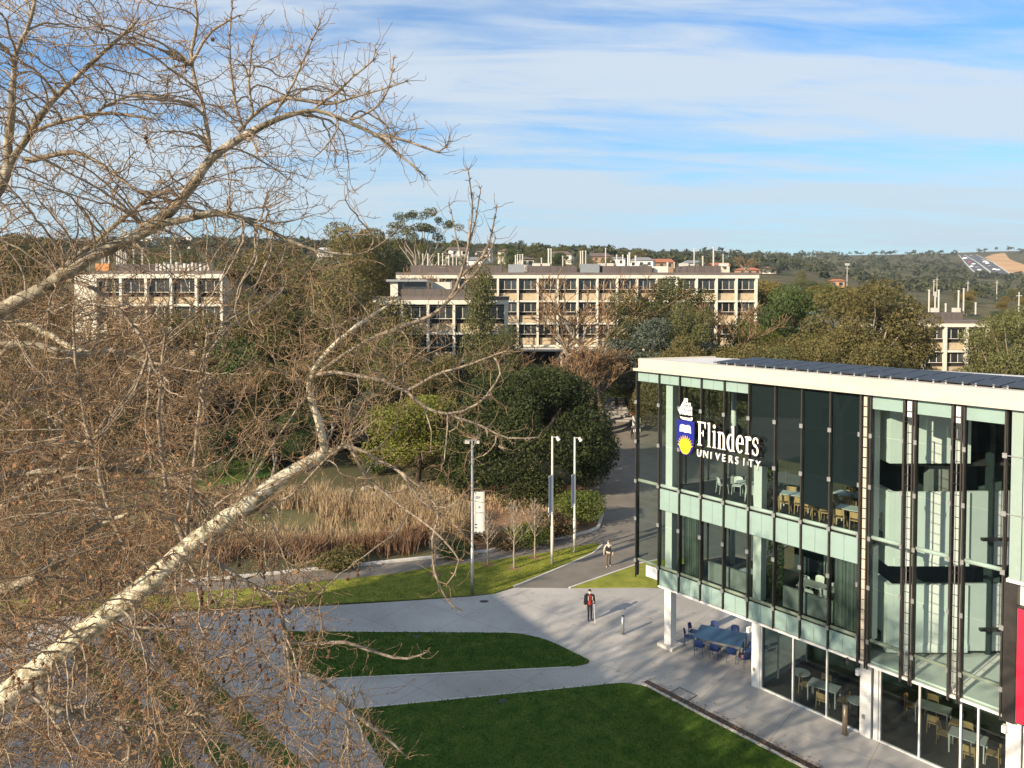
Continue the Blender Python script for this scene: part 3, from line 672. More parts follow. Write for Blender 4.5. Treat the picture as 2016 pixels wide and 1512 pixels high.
for r_, (z0, z1, x0, x1) in enumerate(((.22, .46, .22, .86), (.48, .68, .29, .86), (.70, .86, .36, .78), (.88, 1.06, .34, .60))):
    w = (x1-x0)/3-.01
    for k in range(3 if r_ < 3 else 2):
        a = x0+k*((x1-x0)/(3 if r_ < 3 else 2)); ww = (x1-x0)/(3 if r_ < 3 else 2)-.012
        sail([(a, z0), (a+ww*.5, z0+.035), (a+ww, z0), (a+ww*.97, z1), (a+ww*.5, z1-.01), (a+.03, z1)], -.06-.004*r_-.001*k)
plate('hull', [(.10, .12), (.16, .02), (.3, -.02), (.82, -.03), (.88, .06), (.86, .16), (.7, .10), (.3, .10)], -.06, .06, [M['signwhite'], M['signside']], ship)
for k in range(5): plate('gun_port', [(.22+k*.14, .03), (.27+k*.14, .03), (.27+k*.14, .07), (.22+k*.14, .07)], -.066, -.061, M['signside'], ship)
plate('mast', [(.42, .1), (.45, .1), (.45, 1.1), (.42, 1.1)], -.03, .0, M['signside'], ship)
# serif letters from strokes: polygons in units of cap height
def arc(cx, cy, rx, ry, ix, iy, a0, a1, n=12, sh=0):
    A = np.linspace(R(a0), R(a1), n); o = [(cx+rx*math.cos(a), cy+ry*math.sin(a)) for a in A]; i = [(cx+sh+ix*math.cos(a), cy+iy*math.sin(a)) for a in A]
    return [[o[k], o[k+1], i[k+1], i[k]] for k in range(n-1)]
XH = .70
def rect(x0, x1, y0, y1): return [[(x0, y0), (x1, y0), (x1, y1), (x0, y1)]]
def stem(x, w, y0, y1, foot=True, head='flag'):
    P = rect(x, x+w, y0, y1)
    if foot: P += [[(x-.07, y0), (x+w+.07, y0), (x+w+.0, y0+.06), (x, y0+.06)]]
    if head == 'flag': P += [[(x-.08, y1-.02), (x+.01, y1-.09), (x+w*.7, y1-.04), (x+w, y1+.02)]]
    return P
G = {}
G['F'] = (.58, rect(.08, .22, 0, 1)+[[(0, 0), (.32, 0), (.25, .06), (.05, .06)], [(0, .94), (.55, .94), (.55, 1), (0, 1)], [(.49, .76), (.55, .73), (.55, .95), (.46, .95)]]+rect(.21, .38, .5, .555)+[[(.36, .4), (.41, .4), (.41, .65), (.36, .65)]])
G['l'] = (.31, stem(.09, .13, 0, 1))
G['i'] = (.31, stem(.09, .13, 0, XH)+[[(.155+.085*math.cos(a), .885+.085*math.sin(a)) for a in np.linspace(0, 2*math.pi, 12, endpoint=False)]])
G['n'] = (.56, stem(.08, .13, 0, XH)+stem(.36, .13, 0, .48, True, None)+arc(.30, .44, .19, .275, .06, .22, 0, 140, 9))
G['d'] = (.55, rect(.33, .46, 0, 1)+[[(.25, .98), (.34, .91), (.42, .96), (.46, 1.02)], [(.45, 0), (.53, .0), (.46, .07)]]+arc(.26, .34, .24, .36, .115, .29, 55, 305, 16, .02))
G['e'] = (.49, arc(.25, .35, .24, .365, .105, .30, 20, 318, 20, .005)+[[(.10, .35), (.48, .35), (.48, .40), (.10, .40)]]+[[(.36, .38), (.485, .38), (.465, .50), (.35, .5)]])
G['r'] = (.41, stem(.08, .13, 0, XH)+arc(.30, .42, .14, .30, .09, .2, 70, 150, 6)+[[(.33+.075*math.cos(a), .625+.075*math.sin(a)) for a in np.linspace(0, 2*math.pi, 10, endpoint=False)]])
G['s'] = (.42, arc(.21, .525, .18, .195, .08, .125, 20, 270, 12)+arc(.21, .195, .19, .205, .09, .14, -160, 90, 12)+[[(.33, .50), (.39, .49), (.37, .68), (.345, .68)], [(.03, .02), (.06, .02), (.09, .22), (.03, .22)]]+[[(.10, .46), (.22, .33), (.34, .27), (.30, .40), (.21, .455)]])
word = 'Flinders'; tot = sum(G[c][0] for c in word)+.03*7; SX = 3.42/tot; SZ = 1.17; x = 2.24-.94
for c in word:
    w, polys = G[c]; b = MB()
    for k, P in enumerate(polys):
        y0 = -.10-.0012*k; n = len(P); ar = sum(P[i][0]*P[(i+1) % n][1]-P[(i+1) % n][0]*P[i][1] for i in range(n))
        if ar < 0: P = P[::-1]
        v = [(x+p[0]*SX, y0, .63+p[1]*SZ) for p in P]+[(x+p[0]*SX, .05-.001*k, .63+p[1]*SZ) for p in P]
        b.add(v, [tuple(range(n))], 0); b.add(v, [tuple(range(2*n-1, n-1, -1))]+[((i+1) % n, i, n+i, n+(i+1) % n) for i in range(n)], 1)
    b.build('letter', [M['signwhite'], M['signside']], SG); x += (w+.03)*SX
def text_mesh(txt, size, ext):
    cu = bpy.data.curves.new('t', 'FONT'); cu.body = txt; cu.size = size; cu.extrude = ext; cu.align_x = 'LEFT'; cu.resolution_u = 3
    o = bpy.data.objects.new('t', cu); COL.objects.link(o); dg = bpy.context.evaluated_depsgraph_get(); me = bpy.data.meshes.new_from_object(o.evaluated_get(dg))
    bpy.data.objects.remove(o); return me
xs = np.linspace(2.28-.94, 5.55-.94, 10)
for ch, xx in zip('UNIVERSITY', xs):
    me = text_mesh(ch, .50, .04); me.materials.clear(); me.materials.append(M['signwhite'])
    o = obj('letter', me, SG, (xx-.08+(.06 if ch == 'I' else 0), -.06, .07)); o.rotation_euler = (R(90), 0, 0); o.scale = (.85, 1, 1)
gsup = MB(); gsup.box(1.25, 4.75, .12, .16, .53, .57); gsup.box(1.25, 4.75, .12, .16, 1.2, 1.23); gsup.build('support_rail', M['steel'], SG)
# ------------------------------------------------------------------ solar panels
SA = empty('solar_array', GM @ Vector((2.2, .35, 14.93)), GROT, 'rows of dark solar panels laid on the pale flat roof', 'solar array')
b = MB(); b.box(-.5, .5, -.85, .85, .0, .035); pm = b.mesh('solar_panel', M['solar'])
b = MB(); b.box(-.03, .03, -.03, .03, 0, .12); fm = b.mesh('foot', M['galv'])
for r_ in range(2):
    for k in range(21):
        xx = .55+k*1.06; 
        if dep(xx+2.2) < 1.9*(r_+1)+.4: continue
        o = obj('solar_panel', pm, SA, (xx, 1.15+r_*1.85, .09)); o.rotation_euler = (R(1.5), 0, 0)
        if r_ == 0:
            for q in (-.3, .3): obj('foot', fm, SA, (xx+q, .34, .003))
# ------------------------------------------------------------------ laboratory blocks
def lab_block(label, X0, Y, ztop, nb, nf, bay, fl, depth=14, canopy=False, end_left=False, dark_front=False):
    zb = ztop-.6-nf*fl; W_ = nb*bay
    g = min(hz(X0, Y), hz(X0+W_, Y), hz(X0+W_/2, Y))-1
    r = empty('laboratory_block', (X0, Y, g), 0, label, 'building')
    oz = -g
    def P(name, m, *boxes, parent=r):
        b = MB()
        for q in boxes: b.box(*q)
        return b.build(name, m, parent)
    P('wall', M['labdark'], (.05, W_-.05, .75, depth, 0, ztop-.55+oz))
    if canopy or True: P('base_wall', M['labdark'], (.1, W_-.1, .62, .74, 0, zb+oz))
    P('end_wall', M['labwhite'], (-.25, .045, .3, depth, 0, ztop-.56+oz)); P('end_wall', M['labwhite'], (W_-.045, W_+.25, .3, depth, 0, ztop-.56+oz))
    rf = P('roof', M['labroof'], (-.45, W_+.45, -.25, depth+.3, ztop+.003+oz, ztop+.45+oz))
    P('fascia', M['labwhite'], (-.4, W_+.4, -.3, .55, ztop-.55+oz, ztop+oz), parent=rf)
    cm = MB(); cm.box(-.17, .17, -.25, .35, 0, ztop-.555-zb+.0); cm = cm.mesh('column', M['labwhite'])
    wm = MB()
    for a in (.17, bay/3, 2*bay/3, bay-.17): wm.box(a-.035, a+.035, .36, .44, 0, 1.62)
    wm.box(.21, bay-.21, .36, .44, 1.55, 1.62); wm.box(.21, bay-.21, .34, .46, -.08, .0); wm = wm.mesh('window', M['labwhite'])
    pmn = MB(); pmn.box(.04, bay/3-.04, .40, .42, 0.0, 1.55); pmn = pmn.mesh('pane', M['labglass'])
    bm_ = MB(); bm_.box(.42, bay-.2, .30, .55, 0, fl-2.65); bm_ = bm_.mesh('infill_panel', M['labbeige'])
    for k in range(nb+1): obj('column', cm, r, (k*bay, 0, zb+oz))
    for f in range(nf):
        zf = ztop-.6-(f+1)*fl+oz
        P('floor_beam', M['labwhite'], (-.2, W_+.2, -.12, .34, zf-.16, zf+.16))
        for k in range(nb):
            w = obj('window', wm, r, (k*bay, 0, zf+fl-1.78))
            for q in range(3): obj('pane', pmn, w, (q*bay/3, 0, 0))
            obj('infill_panel', bm_, r, (k*bay, 0, zf+.2))
    if canopy: P('canopy', M['labwhite'], (W_*.28, W_*.78, -2.6, .3, zb-.75+oz, zb-.3+oz))
    for k in range(0, nb+1, 2): P('base_column', M['labwhite'], (k*bay-.3, k*bay+.3, -.35, .3, 0, zb-.17+oz))
    return r, ztop+.45+oz, W_
def flue(parent, x, y, z0, h, r_=.16):
    b = MB(); b.cyl(0, 0, 0, h, r_, n=8); b.cyl(0, 0, h+.002, h+.22, r_*1.35, n=8); obj('flue', b.mesh('flue', M['flue']), parent, (x, y, z0))
def pbox(parent, name, m, x0, x1, y0, y1, z0, z1):
    b = MB(); b.box(x0, x1, y0, y1, z0, z1); return b.build(name, m, parent)
Y1 = 130.; xu = lambda u, Y: (u-1008)/F*Y
LB, zr, Wd = lab_block('long cream laboratory block with flues on the roof behind bare trees', xu(785, Y1), Y1, 21.35, 18, 3, 3.355, 3.78, canopy=True)
pbox(LB, 'plant_screen', M['screenwall'], 1.5, 17.5, 4, 10, zr, zr+1.35); pbox(LB, 'plant_screen', M['screenwall'], 22, 30.4, 4, 10, zr, zr+1.25)
pbox(LB, 'plant_screen', M['screenwall'], 34.8, 43.5, 4, 10, zr, zr+1.25); pbox(LB, 'plant_screen', M['screenwall'], 49, 55.5, 4, 10, zr, zr+1.25)
pbox(LB, 'air_unit', M['galv'], 31, 34.3, 3.5, 6.5, zr, zr+1.6); pbox(LB, 'air_unit', M['galv'], 18.5, 21.3, 3.5, 6.5, zr, zr+1.5)
pbox(LB, 'roof_room', M['labwhite'], 44, 46.5, 5, 8, zr, zr+1.2)
for u, v in ((833, 502), (843, 502), (864, 501), (872, 501), (884, 505), (892, 500), (899, 500), (921, 502), (1015, 505), (1019, 503), (1024, 503), (1029, 503), (1080, 492), (1085, 492), (1143, 497), (1147, 496), (1153, 496), (1192, 491), (1214, 504), (1226, 504), (1236, 504), (1239, 500), (1251, 506), (1366, 491), (1383, 507), (1404, 489), (1423, 503), (1066, 510), (1108, 506), (1314, 520), (1327, 522)):
    x = xu(u, Y1+5.5)-LB.location.x; z0 = zr+(.0 if False else .9); zt = 18.5+(575-v)/F*(Y1+5.5)-LB.location.z
    flue(LB, x, 5.5, z0, max(.8, zt-z0), .10 if u % 3 else .14)
for u in (1056, 1075, 1186, 1200, 1347, 1426): 
    x = xu(u, Y1+5)-LB.location.x; pbox(LB, 'fan_unit', M['flue'], x-.7, x+.7, 5, 6.5, zr+1.2, zr+1.75)
Y2 = 100.
LB2, z2, W2 = lab_block('dark windowed laboratory block below the long block with low white rooftop room', xu(741, Y2), Y2, 17.45, 5, 3, 3.36, 3.7, 14)
pbox(LB2, 'roof_room', M['labwhite'], 1.2, 2.2, 4, 8, z2, z2+2.0); pbox(LB2, 'roof_room_lid', M['galv'], .7, 6.2, 3.5, 9, z2+2.01, z2+2.3); pbox(LB2, 'roof_room_glass', M['labglass'], 2.25, 6.0, 4.5, 8, z2, z2+2.0); pbox(LB2, 'parapet_wall', M['labwhite'], 6.4, 9.0, 8, 9, z2, z2+2.0)
pbox(LB2, 'plant_screen', M['screenwall'], 3.0, 12.5, 1.5, 4, z2, z2+1.0)
Y3 = 103.
LB3, z3, W3 = lab_block('cream laboratory block with white end wall seen through the bare branches', xu(190, Y3), Y3, 20.9, 5, 3, 3.36, 3.54, 14)
pbox(LB3, 'wing_wall', M['labwhite'], -3.6, -.3, 1.2, 9, 0, z3-.5); pbox(LB3, 'plant_screen', M['screenwall'], .5, 6, 4, 9, z3, z3+1.0); pbox(LB3, 'hoarding', M['orange'], -.6, 1.2, 1.0, 1.6, z3, z3+1.0)
for k in range(14): pbox(LB3, 'roof_vent', M['flue'], 6.3+k*.55, 6.62+k*.55, 3.5, 5, z3, z3+random.uniform(.8, 1.35))
for u, v in ((203, 500), (208, 505), (216, 503), (232, 496), (236, 494), (241, 495), (246, 498), (250, 500), (265, 494), (282, 495), (338, 486)):
    x = xu(u, Y3+6)-LB3.location.x; flue(LB3, x, 6, z3, 18.5+(575-v)/F*(Y3+6)-LB3.location.z-z3, .12)
Y4 = 121.
LB4, z4, W4 = lab_block('low cream laboratory block with brown roof screen beyond the solar panels', xu(1694, Y4), Y4, 13.55, 6, 3, 3.36, 3.78, 14)
pbox(LB4, 'plant_screen', M['screenwall'], 10.5, 18.5, 4, 10, z4, z4+1.2); pbox(LB4, 'plant_screen', M['orange'], 6.8, 10.3, 4.5, 6, z4, z4+1.0)
for u, v in ((1829, 573), (1841, 577), (1848, 573), (1887, 574), (1897, 570), (1862, 600), (1921, 598)):
    x = xu(u, Y4+6)-LB4.location.x; flue(LB4, x, 6, z4+.8, 18.5+(575-v)/F*(Y4+6)-LB4.location.z-z4-.8, .13)
for x in (11.2, 14.3, 17.8): pbox(LB4, 'air_unit', M['flue'], x, x+.9, 5, 6, z4+1.2, z4+1.9)
# grey dome and low roof between the gum trees
DM = empty('round_roofed_building', (xu(1628, 118), 118, hz(xu(1628, 118), 118)-.5), 0, 'low building with a grey domed roof between the gum trees', 'building')
zz = 18.5-(648-575)/F*118-DM.location.z
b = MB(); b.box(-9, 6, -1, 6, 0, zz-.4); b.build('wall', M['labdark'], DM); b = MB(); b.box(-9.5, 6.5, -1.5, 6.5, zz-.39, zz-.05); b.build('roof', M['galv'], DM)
b = MB(); b.ball((0, 2, zz+.7), 2.6, 14, 8, sc=(1, 1, .95)); b.build('dome', M['galv'], DM, True)
# ------------------------------------------------------------------ houses on the hill
def house(u, v, wpx, Y, rc, wc, hip=True):
    x = xu(u, Y); w = wpx/F*Y; zbot = hz(x, Y)-1; ztop = 18.5+(575-v)/F*Y
    eav = max(zbot+2.8, ztop-w*.16); ztop = max(ztop, eav+w*.12); d = max(7, w*.7)
    r = empty('house', (x, Y, zbot), random.uniform(-.3, .3), HL.pop(0), 'house', None)
    e = eav-zbot; t = ztop-zbot; b = MB(); b.box(-w/2, w/2, 0, d, 0, e); b.build('wall', M['hwall'][wc], r)
    b = MB(); o = .6; rl = w*.28 if hip else w/2+o
    v_ = [(-w/2-o, -o, e), (w/2+o, -o, e), (w/2+o, d+o, e), (-w/2-o, d+o, e), (-rl, d/2, t), (rl, d/2, t)]
    b.add(v_, [(3, 2, 1, 0), (0, 1, 5, 4), (2, 3, 4, 5), (1, 2, 5), (3, 0, 4)]); b.build('roof', M['hroof'][rc], r)
    n = max(2, int(w/3.2))
    for k in range(n):
        xx = -w/2+w*(k+.5)/n; b = MB(); b.box(xx-.7, xx+.7, -.06, .02, e-2.0, e-.6); wo = b.build('window', M['labglass'], r)
        b = MB(); b.box(xx-.8, xx+.8, -.10, -.065, e-2.12, e-2.02); b.build('sill', M['white'], wo)
    return r
HS = [(862, 494, 44, 300, 1, 0), (905, 486, 36, 330, 1, 1), (926, 505, 46, 250, 2, 1), (950, 488, 30, 340, 3, 1), (1000, 489, 40, 330, 1, 0), (1038, 506, 26, 270, 1, 0), (1100, 494, 50, 360, 1, 0), (1180, 497, 52, 380, 1, 2), (1215, 505, 30, 330, 2, 1), (1262, 506, 46, 330, 2, 1), (1302, 509, 48, 350, 0, 2), (1368, 512, 40, 380, 2, 1), (1418, 517, 36, 400, 0, 0), (1476, 527, 44, 420, 0, 2), (1513, 525, 28, 420, 0, 1), (1648, 549, 26, 330, 0, 2), (290, 466, 22, 560, 3, 1), (370, 464, 16, 700, 3, 1), (150, 470, 30, 520, 1, 0), (770, 488, 36, 320, 1, 0), (640, 487, 30, 420, 3, 1)]
HL = [f'{a} house with {b_} roof {c}' for a, b_, c in (('cream', 'brown tiled', 'behind the tall gum by the row of flues'), ('white', 'brown tiled', 'just under the ridge left of the bare shoot'), ('white two storey', 'grey', 'directly behind the left cluster of flues'), ('white', 'pale', 'on the ridge above the grey roofed one'), ('cream', 'brown', 'on the ridge under umbrella shaped pines'), ('small cream', 'brown', 'behind four thin flues'), ('cream', 'long brown', 'above the pair of tall flues'), ('tan brick', 'brown', 'behind three close flues'), ('white', 'grey', 'left of the four tall flues'), ('white', 'grey', 'behind the short white flues'), ('tan brick', 'terracotta', 'behind the roof room of the long block'), ('white', 'blue grey', 'beside the tallest right flue'), ('cream', 'terracotta', 'behind the last tall flue'), ('tan brick', 'terracotta', 'beyond the right end of the long block'), ('white', 'bright red', 'at the edge of the valley trees'), ('tan', 'red', 'half hidden between two olive gums'), ('white', 'pale', 'on the left ridge among dark trees'), ('tiny white', 'pale', 'alone on the far left ridge'), ('cream', 'brown', 'on the left hill behind the leaning limb'), ('cream', 'brown', 'behind the pair of tall gums'), ('white', 'pale', 'above the wide brown gum'))]
for h in HS: house(*h, hip=random.random() < .7)
# ------------------------------------------------------------------ freeway and cutting
def drape(name, Lp, Rp, m, lift, nr=24, nc=4):
    def samp(P, t):
        P = np.array(P, float); k = t*(len(P)-1); i = min(int(k), len(P)-2); return P[i]*(1-k+i)+P[i+1]*(k-i)
    mb = MB(); pv = None
    for a in range(nr+1):
        l, r = samp(Lp, a/nr), samp(Rp, a/nr); n = len(mb.v)
        for c in range(nc+1):
            q = l*(1-c/nc)+r*c/nc; p = hit(q[0], q[1], 500); mb.v.append((p.x, p.y, p.z+lift))
        if pv is not None:
            for c in range(nc): mb.f.append((pv+c, pv+c+1, n+c+1, n+c)); mb.m.append(0)
        pv = n
    return structure(name, mb, m)
FW_L = [(1930, 548), (1904, 522), (1888, 503)]; FW_R = [(1996, 548), (1954, 519), (1921, 503)]
drape('freeway', FW_L, FW_R, M['fwy'], 1.2)
drape('median', [(1960, 548), (1923, 519), (1897, 503)], [(1966, 548), (1926.5, 519), (1899, 503)], M['concrete2'], 1.9, nc=1)
drape('road_shoulder', [(1996, 548), (1954, 519), (1921, 503)], [(2001, 548), (1957, 519), (1923, 503)], M['concrete2'], 1.7, nc=1)
drape('road_shoulder', [(1926, 548), (1901, 522), (1886.5, 503)], [(1930, 548), (1904, 522), (1888, 503)], M['concrete2'], 1.7, nc=1)
drape('cutting', [(2001, 548), (1957, 519), (1938, 508), (1955, 502)], [(2040, 541), (2020, 524), (1988, 512), (1978, 499)], M['cut'], 1.3, nr=20, nc=8)
cb = MB(); cb.box(-1.3, 1.3, -3, 3, .35, 1.2); cb.box(-1.1, 1.1, -1.6, 2, 1.203, 2.0)
for sx in (-1.25, 1.0):
    for sy in (-2.2, 1.7): cb.box(sx, sx+.25, sy, sy+.7, 0, .345)
cpaint = [mat('far car white', (.8, .8, .78), .4), mat('far car grey', (.2, .21, .23), .4), mat('far car red', (.4, .06, .05), .4)]
for k, (u, v, c) in enumerate(((1900, 511, 0), (1917, 522, 0), (1910, 519, 2), (1924, 529, 1), (1928, 534, 0), (1913, 527, 0), (1940, 518, 0), (1936, 514, 1), (1949, 526, 1), (1958, 533, 0), (1965, 534, 0), (1912, 505, 1), (1944, 521, 0))):
    p = hit(u, v, 500); me = cb.mesh('distant_car', cpaint[c]); s = 1.5 if k in (0, 6) else 1.15
    o = obj('distant_car', me, None, (p.x, p.y, p.z+1.25)); o.rotation_euler = (0, 0, R(20)); o.scale = (s, s, s)
    tag(o, ['white', 'grey', 'red'][c]+' vehicle driving on the distant freeway', 'car', f'{["white","grey","red"][c]} vehicles on the distant freeway')
def utility_pole(u, v0, v1, Y, head=False):
    x = xu(u, Y); zb = hz(x, Y); zt = 18.5+(575-v0)/F*Y; b = MB(); b.cyl(0, 0, -.5, zt-zb, .22, .14, 6); b.box(-.9, .9, -.1, .1, zt-zb-1.2, zt-zb-1.0)
    if head: b.box(-.9, .9, -.3, .3, zt-zb+.02, zt-zb+1.0)
    o = b.build('utility_pole', M['flue']); o.location = (x, Y, zb); return o
for k, (u, v0, Y, l) in enumerate(((1844, 546, 420, 'slim utility pole standing in the valley trees above the left roof flues'), (1838, 550, 440, 'short utility pole beside a taller one above the roof flues'), (1905, 553, 380, 'utility pole with equipment box above the right roof flues'), (1962, 552, 420, 'utility pole among the valley trees below the orange cutting'), (1667, 523, 330, 'tall pole with a white floodlight head above the olive gums'), (2006, 575, 230, 'rusty brown topped pole at the road embankment'))):
    tag(utility_pole(u, v0, 0, Y, k == 4), l, 'pole')
drape('embankment', [(1900, 585), (1960, 584), (2030, 584)], [(1905, 579), (1960, 578), (2030, 578)], M['cut'], 1.5, nr=10, nc=2) if False else None
# ------------------------------------------------------------------ vegetation
def leaf_quads(C, size, up=.35, out=None):
    """rhombic leaf sprays centred at C"""
    n = len(C); nr = RNG.normal(0, 1, (n, 3)); nr[:, 2] += up
    if out is not None: nr += out
    nr /= np.linalg.norm(nr, axis=1)[:, None]+1e-9
    a = np.cross(nr, RNG.normal(0, 1, (n, 3))); a /= np.linalg.norm(a, axis=1)[:, None]+1e-9; b = np.cross(nr, a)
    s = size*RNG.uniform(.55, 1.25, n)[:, None]; w = .5
    V = np.stack([C-a*s, C+b*s*w, C+a*s, C-b*s*w], 1).reshape(-1, 3); i = np.arange(n)*4
    return V, np.stack([i, i+1, i+2, i+3], 1)
def clump_pts(c, r, n, shell=.55):
    d = RNG.normal(0, 1, (n, 3)); d /= np.linalg.norm(d, axis=1)[:, None]; q = RNG.random(n)**(1/3); q = shell+(1-shell)*q if shell else q
    q = np.where(RNG.random(n) < .25, RNG.random(n), q)
    return np.array(c)+d*q[:, None]*np.array(r), d
def make_crown(clumps, leaf, dens, m, name='crown', up=.3):
    Cs = []; Ds = []
    for c, r in clumps:
        n = int(dens*(r[0]*r[1]+r[0]*r[2]+r[1]*r[2])/3/leaf**2); P, D = clump_pts(c, r, max(20, n)); Cs.append(P); Ds.append(D)
    C = np.concatenate(Cs); D = np.concatenate(Ds); V, Q = leaf_quads(C, leaf, up, D*.9); return npmesh(name, V, Q, m)
def limb_path(a, b, sag=.0, n=5, jit=.0):
    a = Vector(a); b = Vector(b); P = []
    for k in range(n):
        t = k/(n-1); p = a.lerp(b, t); p.z += math.sin(t*math.pi)*sag; p.x += random.gauss(0, jit)*math.sin(t*math.pi); p.y += random.gauss(0, jit)*math.sin(t*math.pi); P.append(p)
    return P
def proto_gum(seed, kind):
    """unit tree: height about 1, spread about .45; returns trunk mesh, crown clumps"""
    random.seed(seed); cl = []; tb = MB(); nfork = 3 if kind != 'narrow' else 1
    top = .55; tb.tube([(0, 0, 0), (.01, .005, .2), (.0, .01, .38)], [.022, .017, .013], 7)
    n = {'gum': 20, 'narrow': 16, 'sparse': 9, 'dense': 20, 'round': 16}[kind]
    for k in range(n):
        a = k*2.4+random.uniform(-.4, .4)
        if kind == 'narrow': z = .28+.66*k/n; rr = .14*(1.05-abs(z-.5)*1.1)*random.uniform(.5, 1.1); r = random.uniform(.07, .12)
        elif kind == 'sparse': z = random.uniform(.6, .97); rr = .33*random.uniform(.3, 1.05)*(1.15-max(0, z-.7)*1.6); r = random.uniform(.055, .10)
        elif kind == 'gum': z = .22+.7*(k+.5)/n; rr = .38*math.sqrt(max(.05, 1-((z-.55)/.46)**2))*random.uniform(.35, 1.05); r = random.uniform(.10, .17)
        elif kind == 'dense': z = random.uniform(.25, .86); rr = .36*math.sqrt(max(.05, 1-((z-.5)/.5)**2))*random.uniform(.4, 1.0); r = random.uniform(.11, .18)
        else: z = random.uniform(.3, .8); rr = .3*math.sqrt(max(.05, 1-((z-.52)/.46)**2))*random.uniform(.35, 1.0); r = random.uniform(.13, .2)
        c = (rr*math.cos(a), rr*math.sin(a), z); cl.append((c, (r*1.15, r*1.15, r*(.62 if kind in ('sparse', 'gum') else .85))))
        s0 = (0, 0, random.uniform(.3, .38)) if kind != 'narrow' else (0, 0, max(.1, z-.12))
        tb.tube(limb_path(s0, c, .02, 5, .012), [.009, .0075, .006, .004, .002], 5, cap=False)
    if kind == 'narrow': tb.tube([(0, 0, .36), (.01, 0, .9)], [.017, .005], 6)
    return tb, cl
PRO = {}
def get_proto(key, kind, seed, m, leaf, dens, bark):
    tb, cl = proto_gum(seed, kind); RNGs = RNG
    PRO[key] = (tb.mesh('trunk', M[bark], True), make_crown(cl, leaf, dens, M[m]))
for key, kind, seed, m, leaf, dens, bark in (
    ('gum1', 'gum', 3, 'gum', .0105, 6.6, 'gumbark'), ('gum2', 'gum', 5, 'gumbrown', .0105, 6.6, 'gumbark'), ('gum3', 'sparse', 8, 'gum', .0095, 7, 'gumbark'),
    ('gum4', 'dense', 13, 'gumbrown', .0112, 6, 'gumbark'), ('nar', 'narrow', 21, 'gum', .0098, 7, 'gumbark'), ('dark', 'dense', 34, 'gumdark', .0118, 6, 'darkbark'),
    ('dark2', 'round', 35, 'gumdark', .0135, 6, 'darkbark'), ('lime', 'round', 55, 'lime', .0118, 6, 'darkbark'), ('blue', 'narrow', 89, 'bluegrey', .014, 5, 'darkbark'),
    ('gold', 'round', 90, 'gold', .012, 6, 'darkbark'), ('gumgrey', 'gum', 91, 'bluegrey', .0105, 6.6, 'gumbark')):
    get_proto(key, kind, seed, m, leaf, dens, bark)
def tree(key, u, Y, vtop, wpx, label, group=None, name='gum_tree', cat='tree', base=None, aspect=.72):
    x = xu(u, Y); zb = hz(x, Y) if base is None else base; zt = 18.5+(575-vtop)/F*Y; h = max(1.5, zt-zb); w = wpx/F*Y
    r = empty(name, (x, Y, zb), random.uniform(0, 6.28), label, cat, group)
    tm, cm = PRO[key]; s = w*1.18/aspect
    if s > h*1.5: s = h*1.5
    for nm, me in (('trunk', tm), ('crown', cm)): o = obj(nm, me, r); o.scale = (s, s, h)
    return r
def tall_gum(key, u, Y, vt, w, lab, name=None):
    x = xu(u, Y); zb = hz(x, Y); r = empty('gum_tree', (x, Y, zb), 0, lab, 'tree'); tb = MB(); cl = []; random.seed(2); o = Vector((x, Y, zb)); fork = at(u-4, 560, Y)-o
    tb.tube([(0, 0, 0), fork*.5, fork], [.5, .42, .34], 8)
    for (cu, cv, rw, rh) in ((790, 428, 22, 11), (812, 424, 16, 9), (846, 425, 24, 12), (868, 433, 13, 9), (782, 442, 20, 9), (800, 452, 24, 13), (830, 449, 26, 12), (852, 455, 18, 11), (815, 470, 22, 12), (880, 440, 14, 9), (894, 445, 18, 10), (862, 472, 16, 10), (788, 478, 24, 14), (830, 488, 20, 10), (885, 478, 14, 9), (772, 462, 14, 9)):
        for q in range(3):
            c = at(cu+random.gauss(0, rw*.35), cv+random.gauss(0, rh*.3), Y+random.gauss(0, 2.2))-o; s = Y/F; cl.append((tuple(c), (rw*s*.62, rw*s*.62, rh*s*.75)))
        tb.tube(limb_path(fork, c, .8, 7, .35), [.2, .17, .14, .11, .08, .06, .04], 6, cap=False)
    obj('crown', make_crown(cl, .16, 5, M['gum']), r); tb.build('trunk', M['gumbark'], r, True); return r
random.seed(4)
